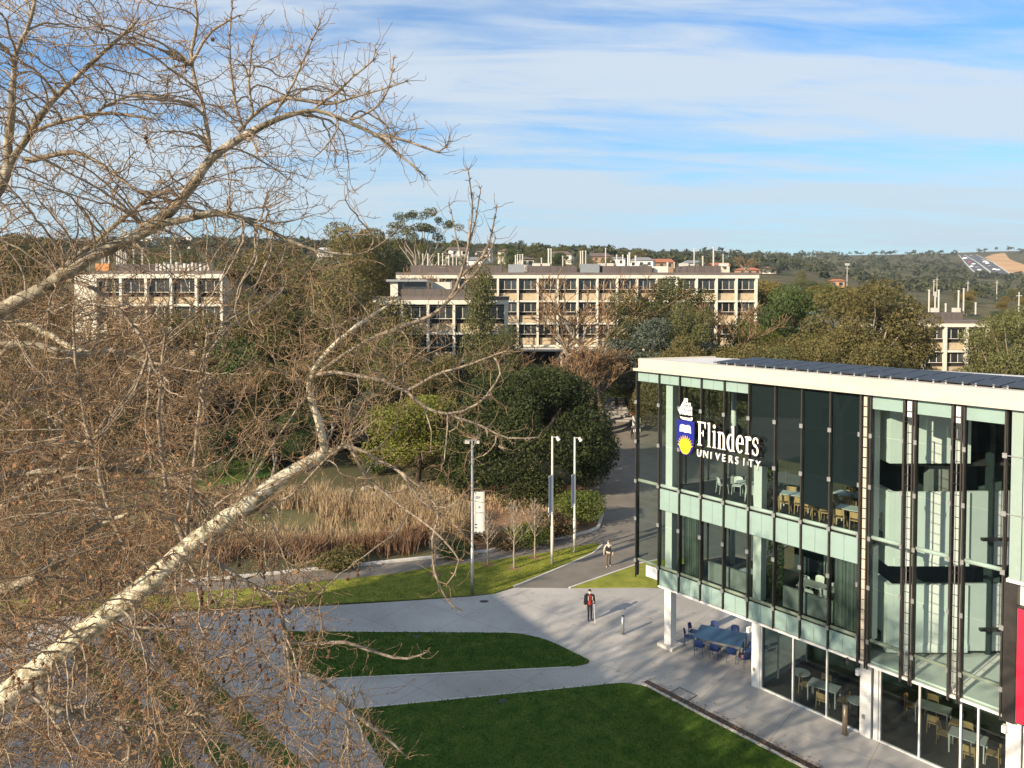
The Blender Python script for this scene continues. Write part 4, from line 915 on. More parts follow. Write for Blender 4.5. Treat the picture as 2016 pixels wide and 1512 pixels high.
T = [('gum2', 700, 150, 432, 120, 'rounded olive gum beside the tallest sparse gum above the roofs'), ('gum3', 832, 146, 412, 150, 'tallest sparse gum with separate puffs of leaves against the sky'),
 ('gum1', 745, 160, 452, 100, 'olive gum filling the gap between the two tall skyline gums'), ('dark', 790, 175, 478, 110, 'dark tree behind the trunk of the tall sparse gum'),
 ('gum4', 575, 112, 472, 210, 'wide brown olive gum left of the tall skyline gums'), ('gum2', 470, 118, 505, 150, 'brown olive gum beside the cream end of the branch framed block'), ('gum4', 700, 96, 520, 165, 'brown gum left of the dark windowed block'),
 ('dark', 610, 98, 590, 130, 'dark gum in front of the wide brown gum'), ('nar', 946, 97, 518, 118, 'tall narrow gum in front of the long laboratory block'), ('gum1', 1255, 104, 570, 120, 'grey olive gum left of the twin trunk gum by the block'), ('gum1', 1330, 106, 544, 135, 'tall olive gum rising over the roof line of the long block'),
 ('gumgrey', 1305, 98, 610, 150, 'grey leaved gum low before the long block'), ('gum4', 250, 91, 608, 150, 'brown olive tree hiding the lower storeys of the branch framed block'), ('gum2', 1390, 100, 650, 60, 'small brown gum beside the dark bare tree'), ('lime', 1485, 108, 615, 110, 'light green tree at the corner of the long block'), ('dark', 1567, 112, 538, 135, 'dark dense tree before the golden tree'),
 ('gold', 1535, 150, 535, 150, 'golden green tree right of the long block'), ('gold', 1650, 170, 545, 120, 'golden tree behind the domed roof'), ('gum2', 1720, 97, 540, 190, 'large brown olive gum beside the grey dome'), ('gum4', 1640, 95, 615, 130, 'low brown gum in front of the domed roof'), ('gum2', 1765, 100, 590, 110, 'brown gum at the left of the low cream block'),
 ('gum1', 1985, 92, 600, 130, 'gum at the right of the low cream block behind the solar panels'), ('gum2', 1945, 105, 640, 70, 'small gum against the low cream block'), ('gum1', 2070, 98, 580, 140, 'gum cut off by the right edge of the glass roof'), ('gum2', 1530, 96, 660, 110, 'brown shrubby gum behind the pale roof corner'),
 ('gum2', 60, 120, 450, 150, 'brown gum on the left hill behind the leaning limbs'), ('gum1', 300, 160, 505, 120, 'olive tree above the branch framed block'), ('gold', 330, 150, 500, 80, 'yellowish tree behind the white roof vents'), ('dark', 410, 140, 490, 110, 'dark tree right of the white roof vents'),
 ('gum4', 300, 88, 640, 170, 'brown green tree below the branch framed block'), ('dark2', 480, 90, 640, 130, 'dark round tree below the wide brown gum'), ('gum4', 120, 84, 640, 200, 'brown tree behind the thick of twigs'), ('dark', 20, 90, 660, 160, 'dark tree behind the far left twigs'), ('dark2', 260, 78, 780, 110, 'dark shrub tree by the lawn across the pond'),
 ('blue', 720, 84, 765, 110, 'grey blue conifer left of the lime green tree'), ('blue', 650, 86, 775, 80, 'small grey blue conifer behind the forked limb'), ('dark', 590, 80, 800, 90, 'dark shrub at the far side of the pond'), ('lime', 822, 74.5, 760, 200, 'lime green tree touching the dark fig'),
 ('gum4', 560, 86, 700, 150, 'brown green tree under the hillside'), ('gum2', 800, 92, 690, 150, 'brown green tree in front of the dark windowed block'), ('dark2', 900, 90, 735, 110, 'dark shrub above the lime green tree'), ('lime', 1234, 106, 722, 76, 'round yellow green tree beside the cream roof corner'), ('dark', 1215, 106, 695, 90, 'dark tree above the round yellow green tree'),
 ('gum4', 1340, 92, 672, 120, 'shrubby gum just above the cream roof corner'), ('gum2', 1450, 92, 668, 130, 'shrubby brown tree above the roof behind the first solar panels'), ('dark2', 1010, 92, 722, 90, 'dark shrub behind the top of the fig'), ('gum4', 680, 90, 650, 140, 'brown tree behind the forked limb'), ('gum2', 520, 92, 560, 130, 'brown gum filling the gap right of the branch framed block'), ('gum4', 640, 104, 500, 140, 'brown olive gum before the wide brown gum'), ('gum2', 660, 92, 600, 120, 'low brown gum by the dark windowed block'), ('gum1', 760, 88, 650, 110, 'olive tree under the dark windowed block'), ('gum2', 850, 86, 690, 110, 'brown olive tree below the second floor of the dark block'),
 ('gum1', 990, 94, 640, 80, 'olive tree at the foot of the narrow gum'), ('gum4', 1315, 93, 650, 110, 'dense olive tree before the grey leaved gum'), ('gum1', 1365, 95, 590, 90, 'olive gum beside the dark bare tree'), ('gum2', 1600, 92, 650, 120, 'brown gum hiding the base of the domed building'), ('gum4', 1690, 90, 660, 130, 'low dense gum just above the solar panels'), ('gum1', 1500, 92, 680, 120, 'olive shrubby tree above the first solar panels'), ('gum4', 1800, 96, 640, 70, 'small dense gum before the left end of the low cream block'),
 ('gum2', 380, 94, 600, 130, 'brown tree before the right bays of the branch framed block'), ('gum4', 200, 90, 680, 150, 'brown tree low before the branch framed block'), ('dark2', 420, 74.5, 830, 90, 'dark shrub beside the bright lawn across the pond')]
for key, u, Y, vt, w, lab in T:
    (tall_gum if 'tallest' in lab and 'separate' in lab else tree)(key, u, Y, vt, w, lab, name={'lime': 'broadleaf_tree', 'gold': 'broadleaf_tree', 'blue': 'conifer_tree', 'dark': 'broadleaf_tree', 'dark2': 'shrub_tree'}.get(key, 'gum_tree'))
# scrub along the foot of the hill
SHRUBW = []
b_cl = []
def bush_mesh(seed, m, leaf, flat=.8, dens=5):
    random.seed(seed); cl = []
    for k in range(9):
        a = random.uniform(0, 6.28); q = random.uniform(0, .34); cl.append(((q*math.cos(a), q*math.sin(a), random.uniform(.25, .6)*flat), (random.uniform(.2, .3),)*2+(random.uniform(.2, .32)*flat,)))
    return make_crown(cl, leaf, dens, M[m])
BUSH = [bush_mesh(1, 'brush', .04), bush_mesh(2, 'gumdark', .04), bush_mesh(3, 'gumbrown', .04), bush_mesh(4, 'hedge', .035), bush_mesh(5, 'gum', .04)]
BN = ['brown twiggy', 'dark green', 'olive brown', 'bright green', 'grey olive']
random.seed(12)
for k in range(70):
    u = random.uniform(-60, 1300); Y = random.uniform(76, 98); x = xu(u, Y)
    if 11 < x < 24 or (x > -14 and x < 9 and Y < 78): continue
    if 300 < u < 520 and Y < 84: continue
    c = random.choice([0, 0, 1, 2, 2, 4]); s = random.uniform(2.2, 5.0)
    o = obj('shrub', BUSH[c], None, (x, Y, hz(x, Y)-.1)); o.scale = (s, s, s*random.uniform(.6, .95)); o.rotation_euler = (0, 0, random.uniform(0, 6))
    tag(o, BN[c]+' shrub on the slope below the laboratory blocks', 'shrub', BN[c]+' shrubs on the slope')
lo = fillet(px((255, 945), (330, 870), (420, 862), (520, 875), (560, 940), (400, 975)), 1.5)
mb = MB(); mb.prism(lo, -.2, .5); structure('lawn', mb, M['lawn'])
# fig tree
def fig_tree():
    c = Vector((1.7, 71.5, 0)); r = empty('fig_tree', c, 0, 'huge dark dense fig tree with a domed crown over the road', 'tree')
    random.seed(77); cl = []
    for k in range(150):
        a = random.uniform(0, 6.283); ph = random.uniform(-.42, 1) ; ph = math.asin(ph); sx = 8.1+.5*math.sin(3*a); rr = .86
        x, y, z = sx*math.cos(ph)*math.cos(a)*rr, 7.2*math.cos(ph)*math.sin(a)*rr, 3.9+7.5*math.sin(ph)*rr*(1 if ph > 0 else 1.0)
        x += -.8*(1-z/11); s = random.choice((1.0, 1.2, 1.5, 1.9, 2.2)); cl.append(((x, y, z), (s, s, s*.78)))
    obj('crown', make_crown(cl, .135, 5.5, M['fig'], up=.5), r)
    tb = MB(); tb.tube([(0, 0, -.2), (.1, 0, 1.5), (0, .1, 3.5)], [.9, .65, .5], 10)
    for k in range(12):
        q = cl[k*9][0]; tb.tube(limb_path((0, 0, 1.5+.15*k), q, .4, 6, .2), [.32, .27, .22, .16, .1, .05], 6, cap=False)
    tb.build('trunk', M['gumbark'], r, True)
fig_tree()
# garden shrubs by the road
def shrub_at(u, v, w, h, m, label, lf=.09, n=10, name='shrub'):
    c = gnd(u, v); random.seed(int(u)); cl = []
    for k in range(n):
        a = random.uniform(0, 6.28); q = random.uniform(0, .3)*w; cl.append(((q*math.cos(a), q*math.sin(a), h*random.uniform(.35, .62)), (w*.25, w*.25, h*.36)))
    o = obj(name, make_crown(cl, lf, 5, M[m]), None, (c.x, c.y, 0)); tag(o, label, 'shrub'); return o
shrub_at(1138, 1034, 5.2, 3.1, 'hedge', 'dense rounded green hedge bush at the road corner')
shrub_at(1085, 1056, 4.4, 2.4, 'brush', 'brown twiggy shrub between the two banner poles')
shrub_at(1035, 1070, 4.4, 1.5, 'hedge', 'low green ground cover at the kerb left of the brown shrub', .08)
shrub_at(1118, 1052, 2.0, .9, 'hedge', 'small bright green tuft at the foot of the rounded hedge', .08)
shrub_at(990, 1078, 4.2, 1.0, 'brush', 'low brown ground cover behind the young bare trees', .08)
shrub_at(900, 1092, 3.8, 1.1, 'gumdark', 'low dark green shrub under the coloured bunting', .09)
shrub_at(930, 1062, 3.6, 1.7, 'brush', 'brown waterside shrub behind the white banner', .09)
shrub_at(660, 1116, 4.5, 1.2, 'gumbrown', 'olive brown shrub by the kerb at the pond end', .09)
# mid distance bare trees
def bare(seed, depth, L0, r0, spread, up, nch=3, tw=.6):
    random.seed(seed); segs = []; 
    def grow(p, d, L, r, lev):
        n = 3 if lev < 3 else 2; q = p; 
        for k in range(n):
            d2 = (d+Vector((random.gauss(0, .16), random.gauss(0, .16), random.gauss(0, .12)+up*.06))).normalized(); e = q+d2*L/n; r2 = r*(1-.22*(k+1)/n)
            segs.append((q, e, r*(1-.22*k/n), r2, lev)); 
            if lev < depth and k > 0 and lev > 0:
                ax = Vector((random.gauss(0, 1), random.gauss(0, 1), random.gauss(0, .5))).normalized(); grow(e, (d2+ax*spread*1.1+Vector((0, 0, up*.3))).normalized(), L*random.uniform(.5, .75), r2*.55, lev+1)
            q = e; d = d2
        if lev < depth:
            for c in range(nch if lev == 0 else 2):
                ax = Vector((random.gauss(0, 1), random.gauss(0, 1), random.gauss(0, .4))).normalized(); grow(q, (d+ax*spread+Vector((0, 0, up*.25))).normalized(), L*random.uniform(.6, .85), r2*.72, lev+1)
    grow(Vector((0, 0, 0)), Vector((0, 0, 1)), L0, r0, 0); return segs
def seg_mesh(name, S, m, ns=3):
    P0 = np.array([s[0] for s in S], float).reshape(-1, 3); P1 = np.array([s[1] for s in S], float).reshape(-1, 3); r0 = np.array([s[2] for s in S]); r1 = np.array([s[3] for s in S])
    return seg_np(name, P0, P1, r0, r1, m, ns)
def seg_np(name, P0, P1, r0, r1, m, ns=3):
    d = P1-P0; d /= np.linalg.norm(d, axis=1)[:, None]+1e-9; ref = np.where(np.abs(d[:, 2:3]) < .9, [[0, 0, 1.]], [[1., 0, 0]]); a = np.cross(d, ref); a /= np.linalg.norm(a, axis=1)[:, None]; b = np.cross(d, a)
    V = []
    for P, r in ((P0, r0), (P1, r1)):
        for k in range(ns):
            q = 2*math.pi*k/ns; V.append(P+(a*math.cos(q)+b*math.sin(q))*r[:, None])
    V = np.stack(V, 1).reshape(-1, 3); i = np.arange(len(P0))*2*ns
    Q = np.concatenate([np.stack([i+k, i+(k+1) % ns, i+ns+(k+1) % ns, i+ns+k], 1) for k in range(ns)]); return npmesh(name, V, Q, m, True)
bt = [bare(5, 5, 2.6, .22, .75, .6), bare(6, 5, 2.4, .2, .65, .9)]
BT = [(seg_mesh('trunk', [s for s in S if s[4] < 3], M['gumbark' if i == 0 else 'darkbark'], 5), seg_mesh('twigs', [(a, b, max(c, .018), max(d, .014), l) for a, b, c, d, l in S if l >= 3], M['twigfar'], 3)) for i, S in enumerate(bt)]
def bare_tree(k, u, Y, vtop, label, ws=1.0, zb=None):
    x = xu(u, Y); zb = hz(x, Y) if zb is None else zb; h = 18.5+(575-vtop)/F*Y-zb; mz = max(s[1].z for s in bt[k]); s = h/mz
    r = empty('bare_tree', (x, Y, zb), random.uniform(0, 6), label, 'tree'); a = obj('trunk', BT[k][0], r); b = obj('twigs', BT[k][1], r); a.scale = b.scale = (s*ws, s*ws, s); return r
bare_tree(0, 1075, 104, 585, 'bare pale tree before the left part of the long block', 1.1); bare_tree(0, 1163, 106, 530, 'tall bare pale tree before the middle of the long block', 1.1); bare_tree(1, 1412, 102, 572, 'dark bare tree before the right end of the long block', 1.3)
bare_tree(1, 1155, 92, 690, 'low dark bare shrub tree above the fig crown', 2.0); bare_tree(1, 1105, 95, 672, 'dark bare shrub tree under the white canopy', 2.0); bare_tree(0, 860, 118, 520, 'pale bare tree between the tall gum and the narrow gum', 1.0); bare_tree(1, 1190, 96, 660, 'brown bare tree under the canopy beside the red seats', 1.6); bare_tree(0, 1455, 330, 503, 'bare tree on the hill beyond the last flue', 1.2)
bare_tree(1, 230, 80, 690, 'bare brown tree on the slope behind the pale upright shoots', 1.5); bare_tree(1, 430, 78, 720, 'bare brown tree at the bright lawn across the pond', 1.4); bare_tree(0, 60, 78, 700, 'bare pale tree behind the left thicket', 1.5)
# young street trees along the lawn
def sapling(u, v, vt, label, seed):
    c = gnd(u, v); h = (v-vt)/F*c.y; S = []; random.seed(seed); top = Vector((0, 0, h)); n = 8
    for k in range(n): S.append((Vector((0, 0, h*k/n)), Vector((random.gauss(0, .02), random.gauss(0, .02), h*(k+1)/n)), .06*(1-k/n)+.016, .06*(1-(k+1)/n)+.016, 0))
    T_ = []
    for k in range(24):
        z = h*(.34+.58*k/24); a = k*2.4; L = h*(.34-.22*k/24)*random.uniform(.8, 1.15); p = Vector((0, 0, z)); d = Vector((math.cos(a), math.sin(a), 1.15)).normalized()
        for q in range(4):
            e = p+d*L/4; T_.append((p, e, .024*(1-q*.17), .024*(1-(q+1)*.17), 1)); 
            if q > 0:
                for w in range(2):
                    d3 = (d+Vector((random.gauss(0, .5), random.gauss(0, .5), random.gauss(.1, .4)))).normalized(); T_.append((p, p+d3*L*.3, .014, .010, 2))
            p = e; d = (d+Vector((random.gauss(0, .1), random.gauss(0, .1), .1))).normalized()
    r = empty('young_tree', (c.x, c.y, .03), 0, label, 'tree'); obj('trunk', seg_mesh('trunk', S, M['sapling'], 6), r); obj('twigs', seg_mesh('twigs', T_, M['sapling'], 4), r)
    b = MB(); b.prism([(.5*math.cos(a), .4*math.sin(a)) for a in np.linspace(0, 6.28, 10, endpoint=False)], .0, .012); b.build('mulch_ring', M['mulch'], r)
sapling(857, 1132, 1030, 'young bare tree at the end of the lit lawn strip by the coloured flags', 1); sapling(960, 1112, 1003, 'young bare tree just right of the white banner', 2); sapling(1012, 1120, 982, 'tallest young bare tree between the white banner and the middle pole', 3); sapling(1053, 1099, 978, 'young bare tree beside the middle banner pole', 4)
# distant trees
def blob_forest():
    N = 5200; k = RNG.uniform(-.95, .95, N); Y = np.exp(RNG.uniform(np.log(430), np.log(2350), N)); X = k*Y
    u = 1008+F*k; z = hgt(X, Y); v = 575-(z-18.5)/Y*F
    fw = sdpoly(u, v, np.array([(1880, 498), (1925, 499), (1945, 496), (1990, 496), (2030, 520), (2040, 545), (1905, 545)])) < 0
    fld = (np.sin(X*.011+2)*np.sin(Y*.0085+X*.003) > .62)
    keep = ~fw & ~fld; X, Y, z = X[keep], Y[keep], z[keep]; n = len(X)
    S = RNG.uniform(3.2, 6.2, n)*np.clip(Y/900, .8, 1.25); H = S*RNG.uniform(1.0, 1.5, n)
    m = np.where(Y < 900, 60, 30); idx = np.repeat(np.arange(n), m); t = len(idx)
    d = RNG.normal(0, 1, (t, 3)); d /= np.linalg.norm(d, axis=1)[:, None]; d[:, 2] = np.where(d[:, 2] < -.3, -d[:, 2], d[:, 2])
    lob = RNG.normal(0, .28, (n*3, 3))[(idx*3+RNG.integers(0, 3, t))]; q = d*.72*RNG.uniform(.7, 1, t)[:, None]+lob
    C = np.stack([X[idx]+q[:, 0]*S[idx], Y[idx]+q[:, 1]*S[idx], z[idx]+H[idx]*.62+q[:, 2]*H[idx]*.62], 1)
    V, Q = leaf_quads(C, 1.0, .5, d*1.2); C4 = np.repeat(C, 4, 0); V = C4+(V-C4)*np.repeat(S[idx]*.40, 4)[:, None]
    o = obj('distant_woodland', npmesh('distant_woodland', V, Q, M['farleaf'])); tag(o, 'dark wooded hills stretching to the horizon', 'woodland', kind='stuff')
blob_forest()
random.seed(31)
for k in range(130):
    u = random.uniform(-80, 2080); Y = random.uniform(190, 430)
    if u < 1480 and Y < 230: Y += 60
    x = xu(u, Y); key = random.choice(['gum1', 'gum2', 'dark', 'dark2', 'gum3', 'gumgrey'] if u < 1500 else ['gum1', 'gum2', 'gold', 'gum4', 'dark', 'gumgrey']); h = random.uniform(5, 10); w = h*random.uniform(.6, 1.0)
    r = empty('hill_tree', (x, Y, hz(x, Y)-.5), random.uniform(0, 6), {'gum1': 'olive', 'gum2': 'brown olive', 'dark': 'dark green', 'dark2': 'dark rounded', 'gum3': 'thin crowned', 'gumgrey': 'grey green', 'gold': 'golden', 'gum4': 'dense olive'}[key]+(' tree among the houses on the hill' if u < 1500 else ' tree on the valley floor beyond the roofs'), 'tree', {'gum1': 'olive', 'gum2': 'brown olive', 'dark': 'dark green', 'dark2': 'dark rounded', 'gum3': 'thin crowned', 'gumgrey': 'grey green', 'gold': 'golden', 'gum4': 'dense olive'}[key]+(' trees among the hill houses' if u < 1500 else ' trees on the valley floor'))
    for nm, me in (('trunk', PRO[key][0]), ('crown', PRO[key][1])): o = obj(nm, me, r); o.scale = (w*1.5, w*1.5, h)
# ------------------------------------------------------------------ bare plane trees
def catmull(P, step):
    P = [np.array(p, float) for p in P]; out = []
    for i in range(len(P)-1):
        p0, p1, p2, p3 = P[max(i-1, 0)], P[i], P[i+1], P[min(i+2, len(P)-1)]; n = max(2, int(np.linalg.norm((p2-p1)[:3])/step))
        for k in range(n):
            t = k/n; out.append(.5*((2*p1)+(-p0+p2)*t+(2*p0-5*p1+4*p2-p3)*t*t+(-p0+3*p1-3*p2+p3)*t**3))
    out.append(P[-1]); return np.array(out)
class PlaneTree:
    def __init__(s, root, seed):
        s.root = root; s.pos = []; s.par = []; s.rad = []; s.lev = []; s.segs = {1: [], 2: [], 3: []}; s.limbs = []; s.rnd = random.Random(seed); s.org = root.location
    def node(s, p, par, r, lev):
        s.pos.append(p); s.par.append(par); s.rad.append(r); s.lev.append(lev); return len(s.pos)-1
    def limb(s, P, sides=10, name='limb', mk='bark', jit=.012):
        """P rows: x y z r (world)"""
        C = catmull(P, .09); n = len(C); rr = s.rnd
        j = np.cumsum([[rr.gauss(0, jit*.35) for _ in range(3)] for _ in range(n)], 0); j -= np.linspace(0, 1, n)[:, None]*j[-1]
        C[:, :3] += j; C[:, 3] *= np.array([1+rr.gauss(0, .05) for _ in range(n)])
        mb = MB(); mb.tube([tuple(c[:3]) for c in C], list(np.maximum(C[:, 3], .0025)), sides)
        o = mb.build(name, M[mk], s.root, True); o.matrix_parent_inverse = Matrix.Translation(-Vector(s.org))
        prev = -1
        for c in C: prev = s.node(Vector(c[:3]), prev, c[3], 0)
    def kd(s, maxlev):
        ids = [i for i in range(len(s.pos)) if s.lev[i] <= maxlev]; t = kdtree.KDTree(len(ids))
        for i in ids: t.insert(s.pos[i], i)
        t.balance(); return t
    def attach(s, targets, lev, maxlev, step, noise, up, rmax, rmin, back=.35, maxd=9, outdir=None):
        t = s.kd(maxlev); rr = s.rnd; S = s.segs[lev]
        for q in targets:
            _, i, d = t.find(q)
            if d > maxd or d < step: continue
            for _ in range(int(back*d/.09)):
                if s.par[i] >= 0: i = s.par[i]
            a = s.pos[i]; d = (q-a).length
            if d < 1e-3: continue
            pd = (a-s.pos[s.par[i]]).normalized() if s.par[i] >= 0 else Vector((0, 0, 1))
            to = (q-a)/d; t0 = (pd*.7+to*.8).normalized()*d; t1 = (to+Vector((0, 0, up*rr.uniform(-.6, 1.3)))+Vector((rr.gauss(0, .35), rr.gauss(0, .35), rr.gauss(0, .35)))).normalized()*d
            n = max(2, int(d*1.12/step)); r0 = min(s.rad[i]*.75, rmax*(.35+.65*min(1, d/1.2))); prev = i; pp = a; pr = r0; off = Vector((0, 0, 0))
            for k in range(1, n+1):
                w = k/n; w2 = w*w; w3 = w2*w; p = a*(2*w3-3*w2+1)+t0*(w3-2*w2+w)+q*(-2*w3+3*w2)+t1*(w3-w2)
                off = off*.75+Vector((rr.gauss(0, noise), rr.gauss(0, noise), rr.gauss(0, noise))); p = p+off
                r = max(rmin, r0*(1-w)+rmin*w); S.append((pp, p, pr, r)); prev = s.node(p, prev, r, lev); pp = p; pr = r
    def spurs(s, n, lev, l0, l1, r):
        ids = [i for i in range(len(s.pos)) if s.lev[i] >= lev and s.par[i] >= 0]; rr = s.rnd
        for _ in range(n):
            i = rr.choice(ids); p = s.pos[i]; d = (p-s.pos[s.par[i]]).normalized(); ax = Vector((rr.gauss(0, 1), rr.gauss(0, 1), rr.gauss(.3, 1))).normalized()
            e = p+(d*.5+ax).normalized()*rr.uniform(l0, l1); s.segs[3].append((p, e, r, r*.8))
            if rr.random() < .5: s.segs[3].append((e, e+(d+ax*.6+Vector((0, 0, .6))).normalized()*rr.uniform(l0, l1)*.8, r*.85, r*.5))
    def finish(s, mats, names=('branches', 'twigs', 'spurs'), sides=(6, 3, 3)):
        off = np.array(s.org)
        for lev in (1, 2, 3):
            S = s.segs[lev]
            if not S: continue
            P0 = np.array([x[0] for x in S])-off; P1 = np.array([x[1] for x in S])-off
            o = obj(names[lev-1], seg_np(names[lev-1], P0, P1, np.array([x[2] for x in S]), np.array([x[3] for x in S]), M[mats[lev-1]], sides[lev-1]), s.root); o['kind'] = 'stuff'
def LP(L, Y=None):
    """rows (u, v, width px[, Y])"""
    out = []; yy = Y
    for row in L:
        if len(row) > 3: yy = row[3]
        p = at(row[0], row[1], yy); w = row[2]*(.76 if row[2] > 20 else .84 if row[2] > 8 else 1); out.append((p.x, p.y, p.z, w/2/F*yy))
    return out
def inpoly(u, v, P):
    c = False; n = len(P)
    for i in range(n):
        (x0, y0), (x1, y1) = P[i], P[(i+1) % n]
        if (y0 > v) != (y1 > v) and u < (x1-x0)*(v-y0)/(y1-y0)+x0: c = not c
    return c
def sample_poly(P, n, ylo, yhi, rr):
    us = [p[0] for p in P]; vs_ = [p[1] for p in P]; out = []
    while len(out) < n:
        u, v = rr.uniform(min(us), max(us)), rr.uniform(min(vs_), max(vs_))
        if inpoly(u, v, P): out.append(at(u, v, rr.uniform(ylo, yhi)))
    return out
TR = Vector((-5.6, 6.4, 0))
PT = empty('plane_tree', TR, 0, 'large leafless plane tree with mottled cream limbs and hanging seed balls', 'tree')
pt = PlaneTree(PT, 5)
pt.limb([(TR.x, TR.y, -.1, .48), (TR.x+.05, TR.y, 3, .42), (TR.x-.1, TR.y+.1, 8, .36), (TR.x, TR.y, 13, .30), (TR.x+.1, TR.y+.1, 16, .22), (TR.x-.1, TR.y, 19.5, .14), (TR.x-.2, TR.y+.2, 22, .07)], 14, 'trunk')
